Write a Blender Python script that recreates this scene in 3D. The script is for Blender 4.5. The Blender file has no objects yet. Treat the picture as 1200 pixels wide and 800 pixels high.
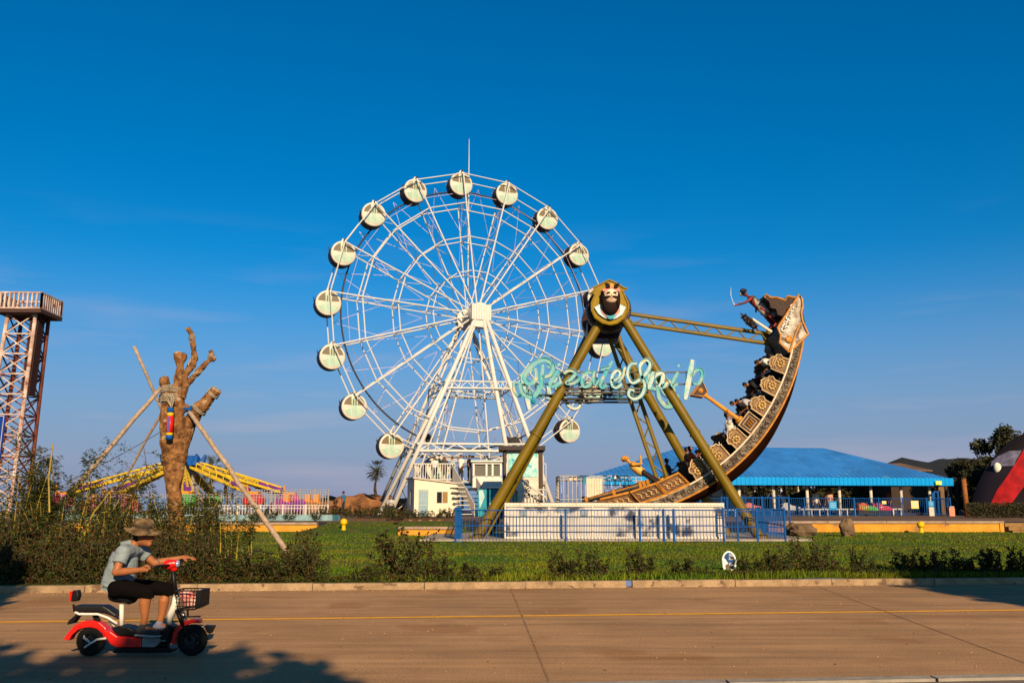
import bpy, math, random
from mathutils import Vector, Matrix, noise
R=math.radians; PI=math.pi
random.seed(7)
sc=bpy.context.scene
C=bpy.context.scene.collection
WS=bpy.data.scenes.new('workshop')   # empty side scene in which modifiers are applied
# ---------------------------------------------------------------- camera maths
F=1050.0; TH=math.atan(183/F); H=1.7
def at(px,py,Y):
    """world point seen at photo position (px,py) on the upright plane y=Y"""
    u=px-600; v=400-py
    d=Vector((u, F*math.cos(TH)-v*math.sin(TH), F*math.sin(TH)+v*math.cos(TH)))
    k=Y/d.y
    return Vector((d.x*k, Y, H+d.z*k))
def V(*a): return Vector(a)
# ---------------------------------------------------------------- materials
MATS={}
def mat(name,col,rough=.6,metal=0,var=.0,scale=6,col2=None,bump=0,bscale=None,island=0,alpha=None,spec=.18,emis=None,coords='Object',stain=None,trans=0):
    if name in MATS: return MATS[name]
    K=.66; col=tuple(x*K for x in col); col2=tuple(x*K for x in col2) if col2 else None
    if stain: stain=(tuple(x*K for x in stain[0]),stain[1],stain[2])
    m=bpy.data.materials.new(name); m.use_nodes=True; MATS[name]=m
    nt=m.node_tree; N=nt.nodes; L=nt.links
    b=N['Principled BSDF']
    b.inputs['Roughness'].default_value=rough; b.inputs['Metallic'].default_value=metal
    b.inputs['Specular IOR Level'].default_value=spec
    c=(*col,1); b.inputs['Base Color'].default_value=c
    src=None
    tc=N.new('ShaderNodeTexCoord')
    if var or col2:
        n=N.new('ShaderNodeTexNoise'); n.inputs['Scale'].default_value=scale; n.inputs['Detail'].default_value=6; n.inputs['Roughness'].default_value=.65
        L.new(tc.outputs[coords],n.inputs['Vector'])
        mx=N.new('ShaderNodeMix'); mx.data_type='RGBA'
        mx.inputs[6].default_value=c
        mx.inputs[7].default_value=(*(col2 or tuple(max(0,x*(1-var)) for x in col)),1)
        rp=N.new('ShaderNodeMapRange'); rp.inputs[1].default_value=.38; rp.inputs[2].default_value=.62
        L.new(n.outputs[0],rp.inputs[0]); L.new(rp.outputs[0],mx.inputs[0]); src=mx.outputs[2]
    if stain:   # second, sharper patches of another colour: rust, dirt, flaked paint
        n=N.new('ShaderNodeTexNoise'); n.inputs['Scale'].default_value=stain[1]; n.inputs['Detail'].default_value=8
        L.new(tc.outputs[coords],n.inputs['Vector'])
        rp=N.new('ShaderNodeMapRange'); rp.inputs[1].default_value=stain[2]; rp.inputs[2].default_value=stain[2]+.06
        L.new(n.outputs[0],rp.inputs[0])
        mx=N.new('ShaderNodeMix'); mx.data_type='RGBA'
        if src: L.new(src,mx.inputs[6])
        else: mx.inputs[6].default_value=c
        mx.inputs[7].default_value=(*stain[0],1); L.new(rp.outputs[0],mx.inputs[0]); src=mx.outputs[2]
    if island:
        g=N.new('ShaderNodeNewGeometry'); hv=N.new('ShaderNodeHueSaturation')
        if src: L.new(src,hv.inputs['Color'])
        else: hv.inputs['Color'].default_value=c
        a=N.new('ShaderNodeMapRange'); a.inputs[3].default_value=1-island; a.inputs[4].default_value=1+island
        L.new(g.outputs['Random Per Island'],a.inputs[0]); L.new(a.outputs[0],hv.inputs['Value'])
        a2=N.new('ShaderNodeMath'); a2.operation='MULTIPLY_ADD'; a2.inputs[1].default_value=-.06*island; a2.inputs[2].default_value=.5+.02*island
        L.new(g.outputs['Random Per Island'],a2.inputs[0]); L.new(a2.outputs[0],hv.inputs['Hue'])
        src=hv.outputs[0]
    if src: L.new(src,b.inputs['Base Color'])
    if bump:
        n=N.new('ShaderNodeTexNoise'); n.inputs['Scale'].default_value=bscale or scale*4; n.inputs['Detail'].default_value=6
        L.new(tc.outputs[coords],n.inputs['Vector'])
        bp=N.new('ShaderNodeBump'); bp.inputs['Strength'].default_value=bump; bp.inputs['Distance'].default_value=.05
        L.new(n.outputs[0],bp.inputs['Height']); L.new(bp.outputs[0],b.inputs['Normal'])
    if trans:
        b.inputs['Transmission Weight'].default_value=trans
    if emis:
        b.inputs['Emission Color'].default_value=(*emis[0],1); b.inputs['Emission Strength'].default_value=emis[1]
    return m
# ---------------------------------------------------------------- mesh builder
class MB:
    def __init__(s): s.v=[]; s.f=[]; s.mi=[]; s.cur=0
    def add(s,vs,fs):
        o=len(s.v); s.v+= [Vector(p) for p in vs]
        for f in fs: s.f.append(tuple(i+o for i in f)); s.mi.append(s.cur)
        return s
    def box(s,c,d,M=None,taper=1):
        c=Vector(c); x,y,z=d[0]/2,d[1]/2,d[2]/2
        vs=[Vector((sx*x*(taper if sz>0 else 1),sy*y*(taper if sz>0 else 1),sz*z)) for sz in(-1,1) for sy in(-1,1) for sx in(-1,1)]
        if M: vs=[M@p for p in vs]
        s.add([p+c for p in vs],[(0,2,3,1),(4,5,7,6),(0,1,5,4),(2,6,7,3),(0,4,6,2),(1,3,7,5)]); return s
    def frame(s,a,b):
        d=(b-a).normalized(); up=Vector((0,0,1)) if abs(d.z)<.95 else Vector((0,1,0))
        x=d.cross(up).normalized(); y=x.cross(d).normalized(); return d,x,y
    def tube(s,pts,r,n=6,caps=True,flat=None):
        pts=[Vector(p) for p in pts]
        rr=r if isinstance(r,(list,tuple)) else [r]*len(pts)
        vs=[]; 
        for i,p in enumerate(pts):
            a=pts[max(0,i-1)]; b=pts[min(len(pts)-1,i+1)]
            d,x,y=s.frame(a,b)
            if i>0 and x.dot(px_)<0: x=-x; y=-y
            px_=x
            for k in range(n):
                t=2*PI*(k+.5)/n; vs.append(p+x*math.cos(t)*rr[i]+y*math.sin(t)*rr[i]*(flat or 1))
        fs=[(i*n+k,i*n+(k+1)%n,(i+1)*n+(k+1)%n,(i+1)*n+k) for i in range(len(pts)-1) for k in range(n)]
        if caps: fs+= [tuple(range(n))[::-1], tuple((len(pts)-1)*n+k for k in range(n))]
        s.add(vs,fs); return s
    def beam(s,a,b,w,h):
        a=Vector(a);b=Vector(b); d,x,y=s.frame(a,b); vs=[]
        for p in(a,b):
            for sx,sy in((-1,-1),(1,-1),(1,1),(-1,1)): vs.append(p+x*sx*w/2+y*sy*h/2)
        s.add(vs,[(0,3,2,1),(4,5,6,7)]+[(k,(k+1)%4,4+(k+1)%4,4+k) for k in range(4)]); return s
    def ell(s,c,r,n=10,m=7,M=None):
        c=Vector(c); vs=[]; fs=[]
        for j in range(m+1):
            ph=PI*j/m
            for i in range(n):
                t=2*PI*i/n; p=Vector((r[0]*math.sin(ph)*math.cos(t),r[1]*math.sin(ph)*math.sin(t),r[2]*math.cos(ph)))
                if M: p=M@p
                vs.append(p+c)
        for j in range(m):
            for i in range(n): 
                q=(j*n+i,j*n+(i+1)%n,(j+1)*n+(i+1)%n,(j+1)*n+i)
                if j==0: q=(0,(j+1)*n+(i+1)%n,(j+1)*n+i)
                elif j==m-1: q=(j*n+i,j*n+(i+1)%n,(j+1)*n)
                fs.append(q)
        s.add(vs,fs); return s
    def cap(s,a,b,ra,rb,n=10):   # closed round-ended limb
        a=Vector(a);b=Vector(b); d=(b-a); l=d.length or 1e-4; u=d/l
        pts=[a-u*ra*.9,a-u*ra*.6,a,b,b+u*rb*.6,b+u*rb*.9]; rs=[ra*.35,ra*.8,ra,rb,rb*.8,rb*.35]
        s.tube(pts,rs,n); return s
    def prism(s,poly,off):       # poly: list of Vectors; off: extrusion vector
        n=len(poly); vs=[Vector(p) for p in poly]; vs+= [p+Vector(off) for p in vs]
        s.add(vs,[tuple(range(n)),tuple(range(n,2*n))[::-1]]+[(k,n+k,n+(k+1)%n,(k+1)%n) for k in range(n)]); return s
    def lathe(s,prof,n=16,M=None,c=(0,0,0)):  # prof: (r,z)
        vs=[];c=Vector(c)
        for r,z in prof:
            for k in range(n):
                t=2*PI*k/n; p=Vector((r*math.cos(t),r*math.sin(t),z)); 
                if M: p=M@p
                vs.append(p+c)
        s.add(vs,[(i*n+k,i*n+(k+1)%n,(i+1)*n+(k+1)%n,(i+1)*n+k) for i in range(len(prof)-1) for k in range(n)]); return s
    def quad(s,a,b,c,d): s.add([a,b,c,d],[(0,1,2,3)]); return s
    def build(s,name,m,parent=None,smooth=False,remesh=None,bevel=0):
        off=wloc(parent) if parent is not None else Vector((0,0,0))
        me=bpy.data.meshes.new(name); me.from_pydata([p-off for p in s.v],[],s.f)
        ms=m if isinstance(m,(list,tuple)) else [m]
        for x in ms: me.materials.append(x)
        if len(ms)>1: me.polygons.foreach_set('material_index',s.mi)
        me.validate(); me.update()
        o=bpy.data.objects.new(name,me)
        if remesh or bevel:
            if remesh:
                md=o.modifiers.new('r','REMESH'); md.mode='VOXEL'; md.voxel_size=remesh; md.use_smooth_shade=True
                sm=o.modifiers.new('s','SMOOTH'); sm.factor=.5; sm.iterations=3
            if bevel:
                md=o.modifiers.new('b','BEVEL'); md.width=bevel; md.segments=2; md.limit_method='ANGLE'
            WS.collection.objects.link(o); WS.view_layers[0].update(); nm=bpy.data.meshes.new_from_object(o.evaluated_get(WS.view_layers[0].depsgraph)); WS.collection.objects.unlink(o)
            o.modifiers.clear(); o.data=nm; nm.name=name
            if not nm.materials:
                for x in ms: nm.materials.append(x)
        C.objects.link(o)
        if smooth or remesh: o.data.polygons.foreach_set('use_smooth',[True]*len(o.data.polygons))
        if parent is not None: o.parent=parent
        return o
def displace(o,fn):
    vs=o.data.vertices; co=[v.co.copy() for v in vs]; no=[v.normal.copy() for v in vs]
    flat=[]
    for p,n in zip(co,no): q=p+n*fn(p); flat+= [q.x,q.y,q.z]
    vs.foreach_set('co',flat); o.data.update()
def wloc(o):
    l=Vector((0,0,0))
    while o is not None: l=l+Vector(o.location); o=o.parent
    return l
def smooth_sharp(o,ang=40):
    o.data.polygons.foreach_set('use_smooth',[True]*len(o.data.polygons))
    try: o.data.set_sharp_from_angle(angle=R(ang))
    except Exception: pass
    return o
def tag(o,label,cat,group=None,kind=None):
    o['label']=label; o['category']=cat
    if group: o['group']=group
    if kind: o['kind']=kind
    return o
def thing(name,loc,label,cat,group=None,rz=0):
    o=bpy.data.objects.new(name,None); C.objects.link(o); o.location=loc; o.rotation_euler=(0,0,rz); o.empty_display_size=.2
    return tag(o,label,cat,group)
def struct(o): o['kind']='structure'; return o
def dup(root,loc=None,rz=None,label=None,scale=None):
    r=root.copy(); C.objects.link(r)
    if loc is not None: r.location=loc
    if rz is not None: r.rotation_euler=(r.rotation_euler[0],r.rotation_euler[1],rz)
    if scale is not None: r.scale=(scale,)*3 if not isinstance(scale,tuple) else scale
    if label: r['label']=label
    for ch in list(root.children):
        c=ch.copy(); C.objects.link(c); c.parent=r
        for g in list(ch.children):
            d=g.copy(); C.objects.link(d); d.parent=c
    return r
def smoothline(pts,k=5,closed=False):
    pts=[Vector(p) for p in pts]; out=[]; n=len(pts)
    for i in range(n-1 if not closed else n):
        g=(lambda j: pts[j%n]) if closed else (lambda j: pts[max(0,min(n-1,j))])
        p0,p1,p2,p3=g(i-1),g(i),g(i+1),g(i+2)
        for q in range(k):
            t=q/k; out.append(.5*((2*p1)+(p2-p0)*t+(2*p0-5*p1+4*p2-p3)*t*t+(3*p1-p0-3*p2+p3)*t**3))
    if not closed: out.append(pts[-1])
    return out
# ---------------------------------------------------------------- palette
WHITE=mat('white_paint',(.66,.63,.58),.45,var=.12,scale=.8,stain=((.36,.22,.13),1.3,.68))
WHEELW=mat('wheel_white_steel',(.68,.66,.63),.4,var=.08,scale=.6,stain=((.5,.3,.2),1.7,.66))
OCHRE=mat('ochre_paint',(.185,.118,.0),.5,var=.25,scale=1.2,spec=.25)
GOLD=mat('gold_paint',(.62,.25,.03),.4,var=.4,scale=5)
CREAMG=mat('cream_gold_paint',(.72,.5,.27),.5,var=.35,scale=4)
DARK=mat('near_black_metal',(.018,.015,.016),.5)
BLUEF=mat('blue_fence_paint',(.0,.085,.34),.75,spec=.15,var=.3,scale=3)
CONC=mat('concrete_pale',(.36,.31,.26),.85,var=.3,scale=2.5,bump=.3)
WOODP=mat('weathered_pole_wood',(.45,.33,.24),.75,var=.4,scale=9,bump=.2)
SKIN=mat('skin',(.36,.13,.05),.5,var=.1,scale=20)
HAIR=mat('black_hair',(.006,.005,.004),.7)
TYRE=mat('rubber',(.007,.007,.007),.75,bump=.2,scale=30)
CHROME=mat('grey_metal',(.35,.35,.36),.35,metal=.7)
GLASSD=mat('dark_glass',(.02,.022,.025),.08,spec=.8)
YELLOW=mat('yellow_paint',(.85,.5,.01),.4,var=.2,scale=6)
RED=mat('red_plastic',(.75,.012,.006),.32,spec=.5)
TEAL=mat('teal_paint',(.02,.3,.42),.5,var=.25,scale=3)
# ================================================================ GROUND, ROAD, SEA
RS=math.tan(R(5.2))      # the road runs slightly away to the right
def kerbY(x): return 17.6+RS*x
def noisy(x,y,s=1): return noise.noise(Vector((x*s,y*s,.3)))
# --- concrete road
m=mat('road_concrete',(.5,.285,.135),.85,var=.22,scale=.45,bump=.25,bscale=60,stain=((.38,.2,.085),.55,.58))
nt=m.node_tree; N=nt.nodes; L=nt.links; b=N['Principled BSDF']
src=b.inputs['Base Color'].links[0].from_socket
tc=N.new('ShaderNodeTexCoord')
mp=N.new('ShaderNodeMapping'); mp.inputs['Rotation'].default_value=(0,0,-R(5.2)); mp.inputs['Scale'].default_value=(.22,3.2,1)
n2=N.new('ShaderNodeTexNoise'); n2.inputs['Scale'].default_value=1; n2.inputs['Detail'].default_value=7; n2.inputs['Roughness'].default_value=.7
L.new(tc.outputs['Object'],mp.inputs[0]); L.new(mp.outputs[0],n2.inputs['Vector'])
r2=N.new('ShaderNodeMapRange'); r2.inputs[1].default_value=.35; r2.inputs[2].default_value=.7; r2.inputs[3].default_value=.74; r2.inputs[4].default_value=1.2
L.new(n2.outputs[0],r2.inputs[0])
n3=N.new('ShaderNodeTexNoise'); n3.inputs['Scale'].default_value=45; n3.inputs['Detail'].default_value=4
L.new(tc.outputs['Object'],n3.inputs['Vector'])
r3=N.new('ShaderNodeMapRange'); r3.inputs[1].default_value=.3; r3.inputs[2].default_value=.75; r3.inputs[3].default_value=.7; r3.inputs[4].default_value=1.28
L.new(n3.outputs[0],r3.inputs[0])
mm=N.new('ShaderNodeMath'); mm.operation='MULTIPLY'; L.new(r2.outputs[0],mm.inputs[0]); L.new(r3.outputs[0],mm.inputs[1])
vm=N.new('ShaderNodeVectorMath'); vm.operation='SCALE'; L.new(src,vm.inputs[0]); L.new(mm.outputs[0],vm.inputs['Scale'])
L.new(vm.outputs[0],b.inputs['Base Color'])
rd=MB(); rd.quad(V(-90,8.6-90*RS,0),V(90,8.6+90*RS,0),V(90,kerbY(90)+.25,0),V(-90,kerbY(-90)+.25,0)); struct(rd.build('road',m))
j=MB()
for k in range(-7,9):
    x=.17+k*5.5 if k!=1 else 5.62
    sk=.043 if k!=1 else -.07
    if k in(-1,): continue
    for yy in [8.7+i*.9 for i in range(10)]:
        w=.008+.005*random.random(); a=x-(yy-13)*sk; b_=x-(yy+.9-13)*sk
        y0=yy+RS*x; y1=min(yy+.9,17.55)+RS*x
        if y1<=y0: continue
        j.quad(V(a-w,y0,.004),V(a+w,y0,.004),V(b_+w,y1,.004),V(b_-w,y1,.004))
for (x0,y0,x1,y1) in ((-1.2,12.6,4.5,12.9),(3.2,15,6.4,14.2),(6.4,14.2,8.8,14.6),(-7,15.4,-4.4,15.8)):
    p0=V(x0,y0+RS*x0,.004); p1=V(x1,y1+RS*x1,.004); prev=p0
    for q in range(1,13):
        p=p0.lerp(p1,q/12)+V(0,random.uniform(-.06,.06),0); j.quad(prev+V(0,-.005,0),p+V(0,-.005,0),p+V(0,.005,0),prev+V(0,.005,0)); prev=p
struct(j.build('road_joints',mat('joint_tar',(.38,.21,.1),.9,var=.4,scale=3)))
yl=MB()
for i in range(-180,180):
    x=i*.5; yl.quad(V(x,13.5+RS*x,.004),V(x+.5,13.5+RS*(x+.5),.004),V(x+.5,13.64+RS*(x+.5),.004),V(x,13.64+RS*x,.004))
struct(yl.build('road_centre_line',mat('yellow_road_paint',(1.0,.46,.0),.6,var=.2,scale=5,stain=((.6,.3,.05),14,.68))))
# --- verge on the near side
nv=MB(); nv.quad(V(-90,-60,.0),V(90,-60,.0),V(90,8.6+90*RS,.0),V(-90,8.6-90*RS,.0)); struct(nv.build('near_pavement',mat('near_pavement',(.2,.17,.15),.9,var=.3,scale=1.5,bump=.3)))
ns=MB(); 
for k in range(-30,31):
    x=k*2.0; a=8.62+RS*x; b_=8.62+RS*(x+1.97)
    p=[V(x,a-.0,0.002),V(x+1.97,b_,0.002),V(x+1.97,b_-.16,0.002),V(x,a-.16,0.002)]; ns.prism([q+V(0,0,.03) for q in p],V(0,0,-.028))
struct(ns.build('near_kerb',CONC))
# --- far kerb, stone by stone
kb=MB(); x=-50
while x<50:
    l=1.9+random.random()*.2; g=.015
    if abs(x-(-.2))<1.05 : g=.13
    a=kerbY(x)+random.uniform(-.008,.008); b_=kerbY(x+l)+random.uniform(-.008,.008); h=.12+random.uniform(-.008,.008)
    ch=.02
    P=[(0,0),(0,h-ch),(ch,h),(.16,h),(.16,0)]
    poly=[V(x,a+dy,dz) for dy,dz in P]; poly2=[V(x+l-g,b_+dy,dz) for dy,dz in P]
    kb.add(poly+poly2,[(0,1,2,3,4),(9,8,7,6,5)]+[(k,5+k,5+(k+1)%5,(k+1)%5) for k in range(5)]); x+=l
struct(kb.build('kerb',mat('kerb_concrete',(.43,.29,.17),.85,var=.35,scale=4,bump=.5,bscale=25,stain=((.16,.1,.06),5,.6))))
# --- one ground sheet: lawn rising to the terraces, falling to the sea
def gz(x,y):
    z=.1+.05*noisy(x,y,.15)+.02*noisy(x,y,.8)
    if y>41.5: z+=(.46-z*.0)*min(1,(y-41.5)/2.7)*min(1,max(0,(x+9.4)/.5))*(1 if x<-2 else 0)
    return z
gm=MB(); xs=[-400,-150,-80,-50]+[-40+i*1.0 for i in range(0,81)]+[50,80,150,400]; ys=[17.76+i*.8 for i in range(33)]+[44.2]
vi={}
for jx,xx in enumerate(xs):
    for jy,yy in enumerate(ys):
        y2=yy+ (RS*xx if abs(xx)<=90 else RS*90*(1 if xx>0 else -1))*(1-jy/(len(ys)-1)); vi[jx,jy]=len(gm.v); gm.v.append(V(xx,y2,gz(xx,y2)))
for jx in range(len(xs)-1):
    for jy in range(len(ys)-1): gm.f.append((vi[jx,jy],vi[jx+1,jy],vi[jx+1,jy+1],vi[jx,jy+1])); gm.mi.append(0)
lawnm=mat('lawn_turf',(.045,.085,.002),.9,scale=.35,col2=(.08,.085,.006),bump=.6,bscale=12,stain=((.13,.085,.035),.8,.63),coords='Object')
struct(gm.build('lawn_ground',lawnm,smooth=True))
# terrace (paved) beyond the orange wall
tz=.55
tm=MB(); tm.quad(V(-400,44.2,tz),V(400,44.2,tz),V(400,84,tz),V(-400,84,tz)); 
struct(tm.build('terrace',mat('terrace_paving',(.19,.115,.07),.85,var=.3,scale=.3,bump=.2,stain=((.09,.07,.05),.5,.6))))
bt=MB(); bt.quad(V(-400,84,tz),V(400,84,tz),V(400,100,-2.5),V(-400,100,-2.5)); struct(bt.build('beach_slope',mat('sand_rock',(.3,.2,.12),.9,var=.4,scale=.5,bump=.5)))
seam=mat('sea_water',(.02,.06,.11),.15,bump=.5,bscale=.5,coords='Object',spec=.5)
se=MB(); se.quad(V(-6000,96,-2),V(6000,96,-2),V(6000,14000,-2),V(-6000,14000,-2)); struct(se.build('sea',seam))
# hills far right
hl=MB(); pr=[]
for i in range(61):
    px=985+i*6; yy=546-(6*math.exp(-((px-1062)/22)**2)+7.5*math.exp(-((px-1125)/30)**2)+4*noisy(px,3,.07)+3)*min(1,max(0,(px-1030)/25))-0
    pr.append(at(px,yy,1500) if px>1030 else at(px,588,1500))
for i in range(60):
    a,b_=pr[i],pr[i+1]; hl.quad(V(a.x,1500-60,-3),V(b_.x,1500-60,-3),b_,a); hl.quad(a,b_,V(b_.x,2100,-3),V(a.x,2100,-3))
struct(hl.build('hills',mat('hill_woods',(.012,.018,.026),.9,var=.3,scale=.02),smooth=True))
# --- grass blades in the lawn (stuff)
gb=MB(); rnd=random.Random(3)
def inview(x,y): return abs(x)<y*.60+1.0
cnt=0
while cnt<150000:
    y=18+ (26)*rnd.random()**1.35; x=rnd.uniform(-1,1)*(y*.6+1)
    y2=max(y,kerbY(x)+.2)
    if y2>43.9: continue
    near=y2<kerbY(x)+1.6
    h=(rnd.uniform(.02,.055)+ .05*max(0,noisy(x,y2,.6))+ (rnd.uniform(0,.12) if near else 0))
    w=.008+.0005*y2; a=rnd.uniform(0,PI); dx=math.cos(a)*w; dy=math.sin(a)*w; z=gz(x,y2)-.01
    lx=rnd.uniform(-.04,.04); ly=rnd.uniform(-.04,.04); o=len(gb.v)
    gb.v+= [V(x-dx,y2-dy,z),V(x+dx,y2+dy,z),V(x+lx,y2+ly,z+h)]; gb.f.append((o,o+1,o+2)); gb.mi.append(0); cnt+=1
o=gb.build('grass',mat('grass_blades',(.06,.13,.001),.8,island=.45,scale=.35,col2=(.13,.14,.004),coords='Object')); o['kind']='stuff'; tag(o,'green and yellowish mown grass covering the lawn behind the kerb','grass',kind='stuff')
# ================================================================ ORANGE TERRACE WALLS
ORW=mat('orange_render',(.72,.32,.035),.8,var=.3,scale=1.2,bump=.2,stain=((.3,.17,.07),1.1,.63))
def lowwall(pxa,pxb,Y,ztop,label,stone=False,depth=.35):
    a=at(pxa,600,Y).x; b_=at(pxb,600,Y).x
    t=thing('retaining_wall',((a+b_)/2,Y,0),label,'wall')
    w=MB().box(((a+b_)/2,Y+depth/2,(ztop-.06)/2),(b_-a,depth,ztop-.06)).build('wall_face',ORW,t)
    c=MB(); n=max(2,int((b_-a)/2.4)); s=(b_-a)/n
    for i in range(n): c.box((a+s*(i+.5),Y+depth/2-.02,ztop-.005),(s-.02,depth+.1,.1))
    c.build('coping',mat('coping_stone',(.42,.3,.22),.8,var=.3,scale=3,bump=.3),t)
    return t
lowwall(900,1175,43.6,.56,'long low orange wall with pale coping in front of the blue roofed pavilion')
lowwall(60,372,43.6,.5,'low orange wall edging the pool to the right of the leaning right prop')
lowwall(467,534,39.0,.44,'short orange wall with brown coping in front of the white ticket hut')
# steps at the far right end of the wall
t=thing('garden_steps',(at(1185,600,43.6).x,43.6,0),'low steps with dark treads at the right end of the orange wall','steps')
s=MB()
for k in range(3):
    p=at(1176+0,600,43.6); s.box((p.x+1.3,43.3+.32*k,.09+.17*k-.005*k),(2.4,.34,.18))
s.build('tread',mat('step_stone',(.3,.17,.06),.85,var=.4,scale=3),t)
MB().box((at(1172.5,600,43.6).x-.02,43.9,.26),(.18,.7,.5)).build('cheek_wall',ORW,t)

# grit and bits of leaf on the road, thickest along the kerb (nobody could count it)
gr=MB(); rg=random.Random(21)
for i in range(2600):
    x=rg.uniform(-11,12); 
    y=kerbY(x)-.02-abs(rg.gauss(0,.22)) if rg.random()<.6 else rg.uniform(9,17.3)+RS*x
    s_=rg.uniform(.006,.02); a=rg.uniform(0,6.3); z=.004
    P=[V(x+s_*math.cos(a+q*2.09)*rg.uniform(.6,1.2),y+s_*math.sin(a+q*2.09)*rg.uniform(.6,1.2),z) for q in range(3)]
    gr.add(P+[V(x,y,z+s_*.6)],[(0,1,3),(1,2,3),(2,0,3)])
tag(gr.build('grit',mat('road_grit',(.3,.19,.1),.9,island=.6)),'scattered grit and bits of dry leaf on the concrete road','grit',kind='stuff')
# ================================================================ FERRIS WHEEL
YW=R(23.26); EX=V(math.cos(YW),math.sin(YW),0); NF=V(math.sin(YW),-math.cos(YW),0)
WC=V(-2.96,65.53,14.99); WR=10.85; PH=-.10336; OF=.83
def W(r,t,o): return WC+EX*(r*math.sin(t))+V(0,0,r*math.cos(t))+NF*o
fw=thing('ferris_wheel',(WC.x,WC.y,tz),'tall white steel ferris wheel with braced spokes on splayed legs above the white hut','ferris wheel')
angs=[PH+i*2*PI/18 for i in range(18)]
for t in angs:
    m=MB()
    m.tube([W(.5,t,OF+.3),W(WR,t,OF)],.055,6); m.tube([W(.5,t,-OF-.3),W(WR,t,-OF)],.048,6)
    k=0; rr=[1.6+i*(WR-1.6)/9 for i in range(10)]
    for i in range(9):
        s=1 if i%2 else -1; m.tube([W(rr[i],t,s*OF),W(rr[i+1],t,-s*OF)],.026,4)
    m.tube([W(WR,t,OF+.05),W(WR,t,-OF-.05)],.06,6)
    for q in (.31,.55,.79): m.tube([W(WR*q,t,OF),W(WR*q,t,-OF)],.03,4)
    m.build('spoke',WHEELW,fw)
for q,rad in ((1,.044),(.79,.046),(.55,.042),(.31,.038)):
    for o in (OF,-OF):
        m=MB()
        for i in range(18): m.tube([W(WR*q,angs[i],o),W(WR*q,angs[(i+1)%18],o)],rad,5)
        m.build('ring',WHEELW,fw)
m=MB(); n=96
m.tube([W(WR*.9,2*PI*i/n,-OF*.6) for i in range(n+1)],.065,5,caps=False); m.build('drive_rim',mat('dark_cable_rim',(.03,.025,.03),.6),fw)
# thin neon tubes: star of faint lines between the spokes
m=MB()
for i in range(18):
    a,b_=angs[i],angs[(i+1)%18] if i<17 else angs[0]+2*PI; mid=(a+b_)/2
    m.tube([W(WR*.95,mid,-OF),W(WR*.62,a,-OF)],.017,3); m.tube([W(WR*.95,mid,-OF),W(WR*.62,b_,-OF)],.017,3)
    m.tube([W(WR*.8,a,0),W(WR*.36,mid,0)],.014,3); m.tube([W(WR*.8,b_,0),W(WR*.36,mid,0)],.014,3); m.tube([W(WR*.88,a,OF*.2),W(WR*.88,b_,OF*.2)],.014,3)
m.build('neon_tubes',mat('faded_neon_tube',(.55,.42,.55),.4),fw)
m=MB(); RM=Matrix((EX,-NF,V(0,0,1))).transposed()
MX=Matrix.Rotation(YW,3,'Z')
m.lathe([(0,1.75),(.75,1.75),(.8,1.6),(.8,1.1),(.45,1.05),(.45,-1.05),(.8,-1.1),(.8,-1.6),(0,-1.65)],20,M=MX@Matrix.Rotation(PI/2,3,'X'),c=WC)
smooth_sharp(m.build('hub',WHEELW,fw))
m=MB()
m.box(WC+NF*1.72,(1.5,.4,1.15),M=MX); m.box(WC+NF*1.4+V(0,0,-.85),(1.1,.9,.5),M=MX)
for k in range(-3,4): m.box(WC+NF*1.94+EX*k*.2,(.03,.04,1.1),M=MX)
m.build('bearing_box',WHEELW,fw,bevel=.03)
MB().box(WC-NF*1.7,(1.3,.4,1.1),M=MX).build('bearing_box',WHEELW,fw,bevel=.03)
m=MB(); a=WC-NF*1.0; m.tube([a,V(a.x,a.y,at(548,205,a.y).z),V(a.x,a.y,at(548,163,a.y).z)],[.05,.045,.02],6); m.build('mast',WHEELW,fw)
# splayed legs
hubF=WC+NF*1.75+V(0,0,-.3); hubB=WC-NF*1.65+V(0,0,-.3)
def gp(px,Y,z=tz): p=at(px,600,Y); return V(p.x,Y,z)
feet=[(hubF+EX*-.35,gp(457,61.5),.17,True),(hubF+EX*-.1,gp(444,63.5),.15,False),(hubF+EX*.2,gp(607,63),.17,False),(hubF+EX*.4,gp(652,62.5),.17,False),
      (hubB+EX*-.35,gp(441,72),.13,True),(hubB+EX*.3,gp(634,74.5),.14,True)]
for a,b_,r,lat in feet:
    m=MB(); m.tube([a,b_],[r*.85,r],10)
    m.box(b_+V(0,0,.06),(.7,.7,.12))
    if lat:
        off=(EX*.55)
        m.tube([a+off*.3,b_+off*1.6],.07,6)
        n=16; A=[a.lerp(b_,(i+1)/n) for i in range(n)]; B=[(a+off*.3).lerp(b_+off*1.6,(i+1)/n) for i in range(n)]
        for i in range(n-1): m.tube([A[i] if i%2 else B[i], B[i+1] if i%2 else A[i+1]],.028,4)
    m.build('leg',WHEELW,fw,smooth=True)
# horizontal truss frames between the legs
def truss(z,r,names='brace_frame',extra=.0):
    m=MB(); P=[]
    for a,b_,rr,l in (feet[0],feet[2],feet[3],feet[5],feet[4]):
        t=(a.z-z)/(a.z-b_.z); P.append(a.lerp(b_,t))
    for i in range(5):
        a,b_=P[i],P[(i+1)%5]; up=V(0,0,.5)
        m.tube([a,b_],r,6); m.tube([a+up,b_+up],r*.8,6); k=7
        for q in range(k): m.tube([a.lerp(b_,q/k)+(up if q%2 else V(0,0,0)),a.lerp(b_,(q+1)/k)+(V(0,0,0) if q%2 else up)],r*.45,4)
    m.tube([P[0],P[2]],r,6); m.tube([P[4],P[3]],r,6)
    m.build(names,WHEELW,fw)
truss(at(550,460,66).z,.07); truss(at(550,531,66).z,.1)
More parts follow.
